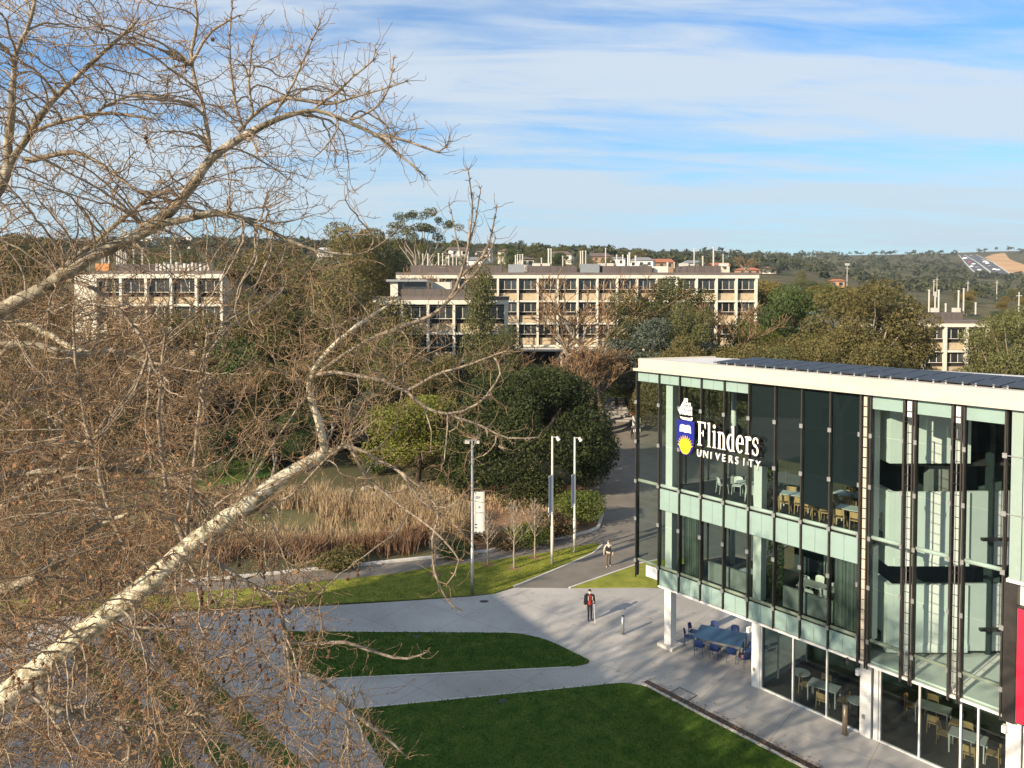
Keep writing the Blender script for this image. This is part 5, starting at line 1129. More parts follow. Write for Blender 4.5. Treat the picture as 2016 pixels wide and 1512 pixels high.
LIMBS = [
 [(-340, 1660, 84, 6.3), (-150, 1520, 76), (0, 1388, 66), (120, 1292, 62), (250, 1192, 58), (370, 1085, 50), (480, 1003, 44), (560, 942, 38, 6.5), (640, 893, 30, 6.6)],
 [(640, 893, 22, 6.6), (628, 835, 18), (608, 778, 15), (616, 736, 13), (648, 690, 10), (700, 645, 7), (748, 610, 5, 6.9), (790, 585, 3)],
 [(616, 740, 11, 6.6), (660, 733, 10), (705, 738, 9), (760, 748, 8), (800, 768, 6.5), (850, 742, 5.5), (925, 716, 5), (1000, 690, 3, 6.2)],
 [(632, 730, 9, 6.6), (720, 672, 8.5), (800, 640, 8), (850, 620, 7.5), (886, 590, 7), (906, 545, 6), (922, 485, 5), (930, 410, 4), (922, 335, 2.4)],
 [(906, 545, 6, 6.6), (950, 508, 5), (968, 460, 4), (978, 408, 2.4)], [(886, 590, 6, 6.6), (930, 545, 5), (960, 505, 4), (975, 470, 3)],
 [(912, 530, 4, 6.6), (898, 470, 3), (884, 405, 2)], [(922, 485, 4, 6.6), (940, 420, 3), (946, 372, 2)],
 [(640, 893, 14, 6.6), (690, 880, 8), (745, 905, 6), (790, 930, 6, 6.4), (830, 985, 4), (900, 1040, 3), (925, 1065, 2.5)],
 [(690, 880, 7, 6.6), (720, 930, 6), (780, 985, 5), (850, 1040, 4, 6.1), (905, 1100, 3.5), (880, 1150, 3)],
 [(800, 768, 7, 6.4), (835, 800, 6), (880, 815, 6), (940, 795, 5), (985, 735, 4), (970, 700, 3)],
 [(880, 815, 5, 6.4), (935, 832, 5), (1000, 862, 4), (1060, 861, 3)],
 [(790, 930, 5, 6.4), (860, 1000, 5), (850, 1065, 5), (858, 1130, 5), (880, 1180, 4), (905, 1200, 3)],
 [(-340, 790, 52, 6.0), (-150, 690, 46), (0, 606, 40), (100, 552, 35), (200, 482, 32), (290, 440, 29), (360, 370, 26), (410, 300, 23), (470, 260, 18), (545, 226, 13), (620, 210, 10), (690, 236, 9), (745, 264, 8), (790, 305, 5), (835, 345, 3)],
 [(745, 264, 6, 6.0), (810, 278, 5), (862, 300, 4), (884, 278, 2.5)],
 [(690, 236, 5, 6.0), (735, 215, 4), (765, 175, 3), (775, 115, 2.2)], [(620, 210, 5, 6.0), (680, 165, 4), (735, 118, 3), (738, 90, 2)],
 [(280, 445, 20, 6.0), (350, 436, 18), (440, 420, 15), (500, 440, 12), (560, 466, 9), (620, 490, 7), (700, 500, 5), (748, 480, 4), (782, 452, 3)],
 [(410, 300, 12, 6.0), (402, 230, 10), (382, 160, 9), (374, 100, 7), (388, 40, 6), (376, -40, 4)], [(374, 130, 6, 6.0), (420, 60, 5), (470, 30, 3)],
 [(470, 260, 10, 6.0), (515, 216, 9), (560, 196, 8), (640, 206, 6), (700, 195, 4), (800, 160, 2.5)],
 [(480, 255, 7, 6.0), (460, 180, 6), (450, 100, 4), (458, 0, 2.5)], [(500, 225, 6, 6.0), (490, 150, 5), (500, 75, 3)], [(540, 226, 6, 6.0), (590, 130, 4), (630, 40, 2.5)],
 [(-340, 650, 40, 6.6), (-120, 470, 32), (0, 370, 24), (14, 280, 21), (20, 190, 15), (32, 110, 10), (62, 40, 7), (75, -40, 4)],
 [(5, 345, 17, 6.6), (60, 262, 16), (110, 192, 13), (170, 132, 10), (230, 76, 7), (275, 35, 4)], [(50, 320, 12, 6.6), (140, 300, 11), (200, 326, 9), (262, 372, 6), (330, 392, 4)],
 [(60, 262, 9, 6.6), (140, 235, 8), (220, 222, 7), (300, 235, 4)], [(170, 235, 6, 6.6), (250, 190, 5), (340, 195, 3)],
 [(-340, 900, 34, 7.0), (-100, 720, 24), (0, 640, 18), (90, 566, 14), (160, 502, 11), (235, 438, 8), (300, 380, 5)],
 [(-340, 780, 30, 7.6), (-50, 690, 20), (60, 680, 18), (150, 702, 16), (215, 690, 13), (275, 706, 8), (330, 740, 4)],
 [(115, 545, 12, 6.2), (180, 566, 10), (240, 615, 9), (270, 652, 8), (290, 690, 6), (312, 745, 4)],
 [(-340, 760, 28, 8.0), (0, 640, 17), (80, 652, 14), (135, 682, 12), (190, 700, 7)],
 [(-340, 1330, 42, 7.5), (-50, 1182, 32), (40, 1150, 28), (120, 1102, 24), (160, 1060, 18), (205, 1028, 12), (260, 1010, 7)],
 [(60, 1318, 30, 6.8), (110, 1390, 22), (160, 1410, 17), (230, 1415, 15), (290, 1425, 11), (400, 1402, 6)], [(230, 1415, 11, 6.8), (255, 1470, 9), (240, 1540, 7)],
 [(400, 1085, 16, 6.5), (470, 1142, 12), (540, 1182, 10), (560, 1260, 9), (565, 1310, 9), (640, 1345, 9), (690, 1402, 8), (760, 1456, 6), (802, 1492, 3)],
 [(560, 1262, 7, 6.5), (620, 1266, 7), (680, 1264, 7), (740, 1286, 6), (800, 1296, 5), (843, 1282, 3)], [(690, 1402, 6, 6.5), (685, 1460, 6), (690, 1540, 4)],
 [(370, 1085, 14, 6.4), (335, 985, 10), (316, 860, 8), (320, 730, 6), (326, 640, 3)], [(366, 1080, 12, 6.4), (374, 960, 9), (392, 820, 8), (402, 715, 6), (412, 630, 3)], [(250, 1090, 10, 6.6), (215, 1005, 9), (190, 905, 8), (166, 815, 7), (148, 690, 5), (146, 600, 3)],
 [(440, 1030, 9, 6.4), (500, 935, 7), (545, 860, 5), (610, 770, 3)], [(470, 1008, 8, 6.4), (560, 985, 5), (640, 905, 4), (700, 860, 3)], [(380, 1080, 8, 6.4), (420, 1000, 6), (480, 950, 5), (520, 870, 3)],
 [(-100, 950, 16, 7.8), (70, 930, 14), (160, 925, 12), (250, 925, 14), (330, 940, 12), (375, 970, 9), (400, 1010, 6)]]
for k, L in enumerate(LIMBS):
    w = max(r[2] for r in L); pt.limb(LP(L), 10 if w > 15 else 6, 'limb', ('bark' if k in (0, 1, 31, 32) else 'bark2') if w > 15 else 'branch')
rr = random.Random(3)
R1 = [(-70, -50), (340, -50), (480, 60), (620, 90), (720, 170), (860, 260), (760, 350), (650, 430), (500, 470), (-70, 480)]
R1d = [(-70, -30), (260, 30), (420, 180), (560, 240), (600, 380), (420, 460), (-70, 480)]
R2 = [(-70, 440), (520, 440), (690, 540), (720, 640), (840, 700), (700, 900), (420, 900), (-70, 900)]
R3 = [(-70, 850), (330, 880), (560, 1010), (640, 1180), (620, 1340), (780, 1480), (700, 1560), (-70, 1560)]
R4 = [(560, 680), (760, 600), (960, 690), (1000, 830), (900, 1010), (760, 1010), (620, 900)]
SP = sample_poly
pt.attach(SP(R1, 110, 5.2, 7.4, rr)+SP(R1d, 80, 5.2, 7.8, rr)+SP(R2, 200, 5.4, 8, rr)+SP(R3, 300, 5.4, 8.2, rr)+SP(R4, 40, 6, 7, rr), 1, 0, .075, .007, .25, .012, .0040, .3)
pt.attach(SP(R1, 420, 5.0, 7.6, rr)+SP(R1d, 720, 5.2, 7.8, rr)+SP(R2, 1500, 5.3, 8.2, rr)+SP(R3, 2800, 5.3, 8.4, rr)+SP(R4, 120, 5.9, 7.1, rr), 2, 1, .055, .0055, .35, .0075, .0028, .4, 1.3)
n2 = len(pt.pos); ids = [i for i in range(n2) if pt.lev[i] >= 1]
def jit(n, s, lo=0):
    out = []
    for _ in range(n):
        p = pt.pos[rr.choice(ids)]; out.append(p+Vector((rr.gauss(0, s), rr.gauss(0, s), rr.gauss(.05, s))))
    return out
pt.attach(jit(16500, .17), 3, 2, .042, .006, .35, .0046, .0021, .3, .6)
pt.spurs(15000, 1, .012, .045, .0026)
th = [i for i in range(len(pt.pos)) if pt.lev[i] == 0 and pt.rad[i] < .022 and pt.par[i] >= 0]
for _ in range(2600):
    i = rr.choice(th); p = pt.pos[i]; d = (p-pt.pos[pt.par[i]]).normalized(); ax = Vector((rr.gauss(0, 1), rr.gauss(0, 1), rr.gauss(.3, 1))).normalized(); q = p
    L = rr.uniform(.02, .05) if rr.random() < .6 else rr.uniform(.08, .3); dd_ = (d*.6+ax).normalized(); nq = max(1, int(L/.04))
    for k in range(nq): e = q+dd_*L/nq; pt.segs[3].append((q, e, max(.002, .004*(1-k/nq)), .002)); q = e; dd_ = (dd_+Vector((rr.gauss(0, .3), rr.gauss(0, .3), rr.gauss(.1, .3)))).normalized()
pt.finish(('branch', 'twig', 'twig'))
# seed balls on stalks and dead leaves
def seedballs(tree, n_, zones):
    sb = MB(); sb.ball((0, 0, 0), 1, 7, 5); me = sb.mesh('seed_ball', M['seed'], True); ids = [i for i in range(len(tree.pos)) if tree.lev[i] >= 1]; st = []; k = 0; tries = 0
    while k < n_ and tries < 200000:
        tries += 1; p = tree.pos[rr.choice(ids)]; u = 1008+F*p.x/p.y; v = 575+F*(CAMH-p.z)/p.y
        w = max([z[4] for z in zones if z[0] < u < z[2] and z[1] < v < z[3]] or [0])
        if rr.random() > w: continue
        q = p+Vector((rr.gauss(0, .012), rr.gauss(0, .012), -rr.uniform(.03, .09))); st.append((p, q, .0018, .0015))
        for c in range(rr.choice((1, 1, 2, 3))):
            o = obj('seed_ball', me, tree.root); s = rr.uniform(.0125, .0165); o.scale = (s, s, s*1.05); o.location = q-Vector(tree.org)-Vector((rr.gauss(0, .006), rr.gauss(0, .006), c*.034)); k += 1
        if c: st.append((q, q-Vector((0, 0, c*.034)), .0015, .0015))
    off = np.array(tree.org); o = obj('stalks', seg_np('stalks', np.array([x[0] for x in st])-off, np.array([x[1] for x in st])-off, np.array([x[2] for x in st]), np.array([x[3] for x in st]), M['twig']), tree.root); o['kind'] = 'stuff'
seedballs(pt, 290, [(380, 1050, 700, 1430, 1), (0, 900, 400, 1500, .25), (640, 900, 940, 1230, .6), (200, 0, 600, 260, .12), (600, 1280, 800, 1500, .8), (880, 330, 990, 620, .6)])
def deadleaves(tree, n_, vmin):
    ids = [i for i in range(len(tree.pos)) if tree.lev[i] >= 1]; C = []
    while len(C) < n_:
        p = tree.pos[rr.choice(ids)]; v = 575+F*(CAMH-p.z)/p.y; u = 1008+F*p.x/p.y
        if v < vmin or rr.random() < (u-250)/400: continue
        C.append(p+Vector((rr.gauss(0, .02), rr.gauss(0, .02), -.02)))
    C = np.array(C)-np.array(tree.org); V, Q = leaf_quads(C, .02, .0); V += RNG.normal(0, .006, V.shape); o = obj('dead_leaves', npmesh('dead_leaves', V, Q, M['deadleaf']), tree.root); o['kind'] = 'stuff'
deadleaves(pt, 5000, 820)
# second plane tree behind, its twigs fill the left side
TR2 = Vector((-11.5, 13.0, 0)); PT2 = empty('plane_tree', TR2, 0, 'leafless brown twigged plane tree standing behind the mottled one', 'tree'); p2 = PlaneTree(PT2, 9)
p2.limb([(TR2.x, TR2.y, -.1, .45), (TR2.x, TR2.y, 4, .38), (TR2.x+.1, TR2.y, 9, .3), (TR2.x, TR2.y+.1, 13, .2), (TR2.x, TR2.y, 17.5, .08)], 12, 'trunk')
for L in ([(-330, 1250, 26, 13), (-100, 1080, 20), (60, 960, 15), (180, 860, 11), (270, 780, 7)], [(-330, 1150, 24, 13.5), (-80, 900, 17), (50, 780, 13), (150, 700, 9), (230, 660, 6)], [(-330, 1400, 28, 12.5), (-60, 1290, 20), (120, 1200, 15), (260, 1140, 11), (360, 1100, 7)], [(-330, 1000, 20, 13), (-60, 760, 14), (40, 660, 10), (110, 600, 6)], [(-330, 1500, 26, 12.5), (-60, 1450, 18), (110, 1400, 14), (250, 1390, 10), (380, 1420, 6)], [(60, 960, 11, 13), (170, 930, 9), (280, 900, 7), (360, 860, 5)], [(120, 1200, 11, 12.5), (240, 1230, 9), (380, 1240, 6)]):
    p2.limb(LP(L), 7, 'limb', 'branch')
Q1 = [(-70, 560), (280, 590), (400, 720), (420, 880), (380, 1060), (300, 1180), (-70, 1250)]; Q2 = [(-70, 1080), (330, 1080), (430, 1250), (400, 1500), (-70, 1540)]
p2.attach(SP(Q1, 190, 11, 16, rr)+SP(Q2, 110, 11, 15, rr), 1, 0, .12, .010, .3, .022, .0065, .4)
p2.attach(SP(Q1, 3900, 11, 16.5, rr)+SP(Q2, 2300, 11, 15, rr), 2, 1, .09, .010, .4, .011, .005, .4, 2)
ids = [i for i in range(len(p2.pos)) if p2.lev[i] >= 1]
pp_ = [p2.pos[rr.choice(ids)]+Vector((rr.gauss(0, .3), rr.gauss(0, .3), rr.gauss(.08, .3))) for _ in range(13500)]
p2.attach(pp_, 3, 2, .08, .011, .4, .0075, .004, .3, 1.2)
p2.finish(('branch', 'twigfar', 'twigfar'))
deadleaves(p2, 3200, 640)
# further plane trees of the avenue (left of the view; their shadows cross the plaza)
av = [bare(61, 6, 3.6, .26, .62, .55, 4), bare(62, 6, 3.4, .25, .66, .5, 4)]
AV = [(seg_mesh('trunk', [s for s in S if s[4] < 3], M['bark'], 7), seg_mesh('twigs', [(a, b_, max(c*1.35, .02), max(d*1.35, .018), l) for a, b_, c, d, l in S if l >= 3], M['twig'], 3)) for S in av]
for k, (x, y, h, l) in enumerate(((-29.5, 22.8, 21, 'leafless plane tree at the corner of the neighbouring building'), (-22, 12, 22, 'leafless plane tree in the middle of the avenue'))):
    i = k % 2; s = h/max(q[1].z for q in av[i]); r = empty('plane_tree', (x, y, 0), k*1.3, l, 'tree')
    for nm, me in zip(('trunk', 'twigs'), AV[i]): o = obj(nm, me, r); o.scale = (s*1.05, s*1.05, s)
for k, (key, x, y, h, w, l) in enumerate((('gum3', -31, 8, 19, 12, 'unseen sparse gum added to dapple the plaza with shade'),)):  # unseen gum, added only for dappled shade on the plaza
    r = empty('gum_tree', (x, y, 0), k*2.1, l, 'tree')
    for nm, me in (('trunk', PRO[key][0]), ('crown', PRO[key][1])): o = obj(nm, me, r); o.scale = (w*1.3, w*1.3, h)
# neighbouring building to the left, out of view, whose shade covers the plaza
NB = empty('neighbour_building', (-34.3, 25.2, 0), R(-60.6), 'plain grey brown building left of the plaza behind the avenue trees', 'building')
b = MB(); b.box(0, 34, -26, 0, 0, 16.9); b.build('wall', M['ply'], NB); b = MB(); b.box(-.3, 34.3, -26.3, .3, 16.903, 17.35); b.build('roof', M['labroof'], NB)
wmq = MB(); wmq.box(-.8, .8, .005, .05, 0, 1.7); wmq = wmq.mesh('window', M['labglass'])
for f in range(4):
    for k in range(9): obj('window', wmq, NB, (2.5+k*3.6, 0, 1.3+f*3.9))
# ------------------------------------------------------------------ lamps, banners, bollards
def lamp(u, v, vt, label, head, foot=True):
    c = gnd(u, v); h = (v-vt)/F*c.y; r = empty('lamp_post', (c.x, c.y, 0), 0, label, 'lamp post')
    b = MB(); b.tube([(0, 0, 0), (0, 0, h*.3), (0, 0, h*.302), (0, 0, h)], [.105, .105, .075, .07], 10); b.build('pole', M['galv'] if head == 'T' else M['polepaint'], r, True)
    b = MB(); b.cyl(0, 0, .0, .03, .2, n=10); b.build('base_plate', M['galv'], r)
    if head == 'T':
        b = MB(); b.box(-.3, .3, -.05, .05, h+.0, h+.06); b.build('arm', M['galv'], r)
        for s in (-1, 1):
            b = MB(); b.prism([(.3*s-.14, -.16), (.3*s+.14, -.16), (.3*s+.14, .16), (.3*s-.14, .16)], h-.16, h-.01); b.build('lamp_head', M['polepaint'], r)
    else:
        b = MB(); b.tube([(0, 0, h-.05), (.2, 0, h-.05), (.32, 0, h-.1)], .03, 6); b.build('arm', M['polepaint'], r)
        b = MB(); b.tube([(.3, 0, h-.03), (.45, 0, h-.26)], [.09, .13], 10); b.build('lamp_head', M['white'], r)
    return r, h
def flat_art(b, pts, y, x, z, s):
    v = [(x+p[0]*s, y, z+p[1]*s) for p in pts]; b.add(v, [tuple(range(len(v)))])
M['bannerw'] = mat('white banner cloth', (.74, .72, .64), .8, var=.06, scale=2); M['bannerink'] = mat('grey banner print', (.30, .31, .34), .8); M['bannerdark'] = mat('dark banner print', (.03, .03, .04), .8); M['bannerb'] = mat('blue grey banner cloth', (.30, .36, .46), .8, var=.1)
r1, h1 = lamp(930, 1170, 862, 'grey lamp post with twin heads carrying the white banner', 'T')
pxm = lambda v: (1170-v)/F*r1.location.y
bn = empty('banner', r1.location+Vector((.10, 0, pxm(1045))), R(8), 'white printed banner hanging from the twin headed lamp post', 'banner'); bh = pxm(965)-pxm(1045)
b = MB(); n = 8
for k in range(n): b.box(.02+.62*k/n, .02+.62*(k+1)/n, -.006+.02*math.sin(k), .004+.02*math.sin(k), .04*math.sin(k*2), bh)
b.v = [(p[0], p[1], p[2]) for p in b.v]; b.build('cloth', M['bannerw'], bn)
b = MB(); b.tube([(-.1, 0, bh+.03), (.68, 0, bh+.03)], .018, 6); b.build('top_arm', M['galv'], bn)
b = MB(); b.tube([(-.1, 0, -.07), (.68, 0, -.07)], .018, 6); b.build('bottom_arm', M['galv'], bn)
b = MB()   # emblem, word line and bird marks printed on the cloth
flat_art(b, [(-.5, -.5), (.5, -.5), (.6, .0), (.3, .2), (.3, .6), (0, .8), (-.3, .6), (-.3, .2), (-.6, .0)], -.034, .33, bh*.62, .13)
flat_art(b, [(-1, -.4), (1, -.2), (1.2, .6), (-.8, .9)], -.034, .24, bh*.86, .13); b.build('print', M['bannerink'], bn)
me = text_mesh('Flinders', .155, .001); me.materials.clear(); me.materials.append(M['bannerink']); o = obj('print', me, bn, (.08, -.036, bh*.47)); o.rotation_euler = (R(90), 0, 0)
b = MB()
for zz_, s in ((.20, .07), (.12, .06)): flat_art(b, [(-1, 0), (-.3, -.8), (.6, -.6), (.9, .3), (.3, .3), (.2, 1), (-.3, .4)], -.036, .1, bh*zz_, s)
b.build('print', M['bannerdark'], bn)
for (u, v, vt, vb, l1, l2) in ((1087, 1111, 855, (932, 1006), 'pale lamp post in the middle of the lit lawn strip', 'narrow blue grey banner on the pale lamp post beside the young tree'), (1131, 1088, 857, (930, 990), 'pale lamp post at the pointed end of the lit lawn strip', 'narrow blue grey banner on the pale lamp post before the rounded hedge')):
    r_, h_ = lamp(u, v, vt, l1, 'S'); f = r_.location.y/F; z0, z1 = (v-vb[1])*f, (v-vb[0])*f
    bn = empty('banner', r_.location+Vector((0, 0, z0)), R(248), l2, 'banner')
    b = MB()
    for k in range(8): b.box(.09+.62*k/8, .09+.62*(k+1)/8, -.006+.015*math.sin(k), .004+.015*math.sin(k), .05*math.cos(k), z1-z0)
    b.build('cloth', M['bannerb'], bn)
    for z in (-.06, z1-z0+.03): b = MB(); b.tube([(.06, 0, z), (.75, 0, z)], .02, 6); b.build('arm', M['white'], bn)
# tall grey lamp in the left foreground
c = at(293, 1222, 25); r = empty('lamp_post', (c.x, 25, 0), 0, 'thick grey lamp post standing in the grass strips under the plane tree', 'lamp post')
b = MB(); b.tube([(0, 0, 0), (0, 0, 3), (0, 0, c.z)], [.15, .14, .12], 12); b.build('pole', M['galv'], r, True)
b = MB(); b.cyl(0, 0, 0, .05, .26, n=12); b.build('base_plate', M['galv'], r)
b = MB(); b.prism([(-.1, -.16), (.55, -.2), (.6, 0), (.55, .2), (-.1, .16)], c.z, c.z+.14); b.build('lamp_head', M['steel'], r)
def bollard(u, v, h, rad, m, label):
    p = gnd(u, v); r = empty('bollard', (p.x, p.y, 0), 0, label, 'bollard'); b = MB(); b.cyl(0, 0, .002, h-.04, rad, n=14); b.build('post', m, r, True)
    b = MB(); b.cyl(0, 0, h-.037, h, rad*1.0, rad*.85, 14); b.build('cap', M['steel'], r); b = MB(); b.cyl(0, 0, .0, .012, rad*1.5, n=14); b.build('base_ring', M['galv'], r)
bollard(1226, 1249, 1.03, .085, M['galv'], 'short steel bollard on the open plaza near the walker')
bollard(1663, 1446, 1.32, .10, mat('bronze bollard', (.26, .20, .14), .4, metal=.5), 'bronze coloured bollard in front of the ground floor glass')
# kiosk sign at the top of the road
k = gnd(1249, 868); kz = hz(15.8, 96)
r = empty('notice_pillar', (15.6, 96, kz), 0, 'white notice pillar with orange cap at the top of the road', 'pillar'); b = MB(); b.box(-.45, .45, -.3, .3, 0, 2.1); b.build('body', M['white'], r); b = MB(); b.box(-.75, .75, -.45, .45, 2.103, 2.35); b.build('cap', M['hroof'][0], r)
b = MB(); b.box(-.3, .25, -.32, -.303, .7, 1.7); b.build('poster', M['bannerb'], r)
r = empty('signal_box', gnd(1080, 1062), 0, 'small pale post with a box beside the middle banner pole', 'post'); b = MB(); b.box(-.05, .05, -.05, .05, 0, 2.4); b.build('post', M['white'], r); b = MB(); b.box(-.02, .26, -.12, .12, .9, 1.5); b.build('box', M['white'], r)
# bunting
P = [(566, 1088), (660, 1083), (770, 1076), (850, 1066), (935, 1059)]
BT_ = empty('bunting', gnd(566, 1118), 0, 'string of small coloured flags along the pond edge', 'bunting'); org = BT_.location
W3 = [at(u, v, y) for (u, v), y in zip(P, (53.2, 54.2, 55.3, 56.2, 57.2))]
st_ = [];
for a, b_ in zip(W3[:-1], W3[1:]):
    for k in range(7): t = k/7; q = a.lerp(b_, t); q.z -= .12*math.sin(math.pi*t); st_.append(q)
st_.append(W3[-1])
b = MB(); b.tube([q-org for q in st_], .010, 4); b.build('string', M['white'], BT_)
fc = [mat('flag '+n_, c_, .8, sub=.3) for n_, c_ in (('blue', (.02, .2, .6)), ('yellow', (.7, .5, .03)), ('purple', (.06, .03, .16)), ('green', (.06, .35, .08)), ('red', (.6, .05, .07)))]
for k, q in enumerate(st_[:-1]):
    b = MB(); b.prism([(0, 0), (.2, 0), (.1, -.3)], -.004, .004); b.v = [(p[0], p[2], p[1]) for p in b.v]; o = b.build('flag', fc[k % 5], BT_); o.location = q-org; o.rotation_euler = (0, 0, R(8+10*math.sin(k)))
for q in (W3[0], W3[2], W3[4]):
    b = MB(); z = hz(q.x, q.y); b.cyl(q.x-org.x, q.y-org.y, z-.2, q.z+.1, .025, n=6); b.build('stake', M['wood'], BT_)
# ------------------------------------------------------------------ furniture
def chair_wood():
    r = empty('timber_chair', (0, 0, 0))
    for x, y, tx in ((-.2, -.2, -.03), (.2, -.2, .03), (-.2, .2, -.03), (.2, .2, .03)):
        b = MB(); b.tube([(x+tx, y*1.15, 0), (x, y, .44 if y < 0 else .80)], [.018, .022], 6); b.build('leg', M['wood'], r)
    b = MB(); b.box(-.22, .22, -.22, .2, .42, .455); b.build('seat', M['wood'], r)
    b = MB()
    for k in range(6):
        x0 = -.22+.44*k/6; f = lambda x: .20+.05*(1-(x/.22)**2); x1 = x0+.44/6; b.add([(x0, f(x0), .56), (x1, f(x1), .56), (x1, f(x1)+.015, .82), (x0, f(x0)+.015, .82), (x0, f(x0)+.02, .56), (x1, f(x1)+.02, .56), (x1, f(x1)+.035, .82), (x0, f(x0)+.035, .82)], [(0, 1, 2, 3), (7, 6, 5, 4), (3, 2, 6, 7), (0, 4, 5, 1)])
    b.build('backrest', M['wood'], r); return r
def chair_shell(m, arm=False):
    r = empty('stacking_chair', (0, 0, 0))
    for x in (-.2, .2):
        for y, q in ((-.2, -.05), (.2, .05)): b = MB(); b.tube([(x*1.1, y+q, 0), (x, y, .44)], .013, 5); b.build('leg', m, r)
    b = MB(); b.box(-.22, .22, -.22, .22, .43, .46); b.build('seat', m, r)
    b = MB()
    for k in range(6):
        a0, a1 = -.22+.44*k/6, -.22+.44*(k+1)/6; f = lambda x: .24-.06*(x/.22)**2; top = lambda x: .84-.06*(x/.22)**4
        b.add([(a0, f(a0), .52), (a1, f(a1), .52), (a1, f(a1)+.06, top(a1)), (a0, f(a0)+.06, top(a0)), (a0, f(a0)+.02, .52), (a1, f(a1)+.02, .52), (a1, f(a1)+.08, top(a1)), (a0, f(a0)+.08, top(a0))], [(0, 1, 2, 3), (7, 6, 5, 4), (3, 2, 6, 7), (0, 4, 5, 1)])
    b.build('backrest', m, r)
    for x in (-.2, .2): b = MB(); b.tube([(x, .2, .44), (x, .235, .56)], .013, 5); b.build('back_support', m, r)
    return r
def table_(w, d, h, mt, ml, th=.03, name='table'):
    r = empty(name, (0, 0, 0)); b = MB(); b.box(-w/2, w/2, -d/2, d/2, h-th, h); b.build('top', mt, r)
    for x in (-w/2+.05, w/2-.05):
        for y in (-d/2+.05, d/2-.05): b = MB(); b.box(x-.022, x+.022, y-.022, y+.022, 0, h-th-.003); b.build('leg', ml, r)
    return r
def place(proto, used, loc, rz, label, cat, group=None):
    o = proto if not used else copy_tree(proto); used.append(1); o.location = loc; o.rotation_euler = (0, 0, rz)
    for k in ('label', 'category', 'group'):
        if k in o: del o[k]
    return tag(o, label, cat, group)
# outdoor blue tables
tb, tu = table_(2.4, .82, .74, M['blue'], M['blue'], .025), []
tc_ = GM @ Vector((1.75, 1.55, 0)); tc_ = gnd(1418, 1278)
TRZ = R(-28)
tm_ = Matrix.Translation(tc_) @ Matrix.Rotation(TRZ, 4, 'Z')
place(tb, tu, tm_ @ Vector((0, -.42, 0)), TRZ, 'blue metal table on the plaza side of the pair under the building', 'table', None)
place(tb, tu, tm_ @ Vector((0, .42, 0)), TRZ, 'blue metal table on the inner side of the pair under the building', 'table', None)
cs, cu = chair_shell(M['navy']), []
for x, y, rz in ((-.8, -1.05, 180), (0, -1.08, 175), (.8, -1.05, 184), (-.6, 1.1, 0), (.5, 1.1, 5), (-1.55, -.3, 100), (-1.5, .45, 84), (1.5, -.35, -95), (1.55, .4, -86)):
    place(cs, cu, tm_ @ Vector((x, y, 0)), TRZ+R(rz), 'navy stacking chair drawn up to the pair of blue tables', 'chair', 'navy chairs around the blue tables')
place(cs, cu, gnd(1466, 1312), R(200), 'navy stacking chair alone beside the white column with a folded cloth', 'chair')
b = MB(); b.box(-.16, .16, -.12, .12, .462, .52); o = b.build('folded_cloth', M['hroof'][0]); o.location = gnd(1466, 1312); tag(o, 'folded reddish cloth on the lone navy chair', 'cloth')
# indoor upper floor
def G_(s, d, z): return GM @ Vector((s, d, z))
wc, wu = chair_wood(), []
tbl, tbu = table_(1.3, .8, .74, M['tabletop'], M['white']), []
for k, (s, d, rz) in enumerate(((6.3, 1.5, 20), (9.2, 1.2, 10), (7.9, 3.4, 0), (9.4, 3.2, 15))):
    L = ['nearest the second white column', 'beside the first ladder', 'behind the long dark blind', 'deep in the room by the back wall'][k]
    q = G_(s, d, 8.375); place(tbl, tbu, q, GROT+R(rz), 'pale dining table on the upper floor '+L, 'table')
    mm = Matrix.Translation(q) @ Matrix.Rotation(GROT+R(rz), 4, 'Z')
    for x, y, a in ((-.35, -.65, 180), (.35, -.68, 172), (-.35, .65, 0), (.35, .66, 8), (-.95, 0, 90), (.95, .05, -90)):
        place(wc, wu, mm @ Vector((x, y, 0)), GROT+R(rz+a), 'timber chair around the upper floor table '+L, 'chair', 'timber chairs at the table '+L)
for k, (s, d, a) in enumerate(((7.5, .75, 170), (8.2, .7, 200), (7.1, 1.4, 20))): place(wc, wu, G_(s, d, 8.375), GROT+R(a), 'timber chair standing loose below the long dark blind', 'chair', 'loose timber chairs below the blind')
wcw, wwu = chair_shell(M['white']), []
for s, d, a, l in ((2.4, 1.3, 150, 'white chair facing the round high table by the sign'), (3.0, 1.7, 20, 'white chair with its back to the sign lettering'), (4.3, 1.0, 90, 'lowest white chair of the stack beside the white column')): place(wcw, wwu, G_(s, d, 8.375), GROT+R(a), l, 'chair')
for k in range(3): place(wcw, wwu, G_(4.3, 1.0, 8.375+.11*(k+1)), GROT+R(90), ['second', 'third', 'topmost'][k]+' white chair of the stack beside the white column', 'chair')
def round_table(m, top, h, rr_, name='round_table'):
    r = empty(name, (0, 0, 0)); b = MB(); b.cyl(0, 0, h-.03, h, rr_, n=20); b.build('top', top, r); b = MB(); b.cyl(0, 0, .03, h-.033, .03, n=8); b.build('stem', m, r); b = MB(); b.cyl(0, 0, 0, .027, rr_*.6, n=14); b.build('base', m, r); return r
rt, ru = round_table(M['steel'], M['tabletop'], .74, .42), []
for s, d, z, l in ((3.5, 1.6, 8.375, 'round table behind the sign on the upper floor'), (3.9, 1.3, 4.105, 'round table on the middle floor near the corner column'), (6.6, 1.6, .013, 'small round table on the ground floor behind the bronze bollard'), (9.5, 1.2, .013, 'round table on the ground floor by the door')): place(rt, ru, G_(s, d, z), 0, l, 'table')
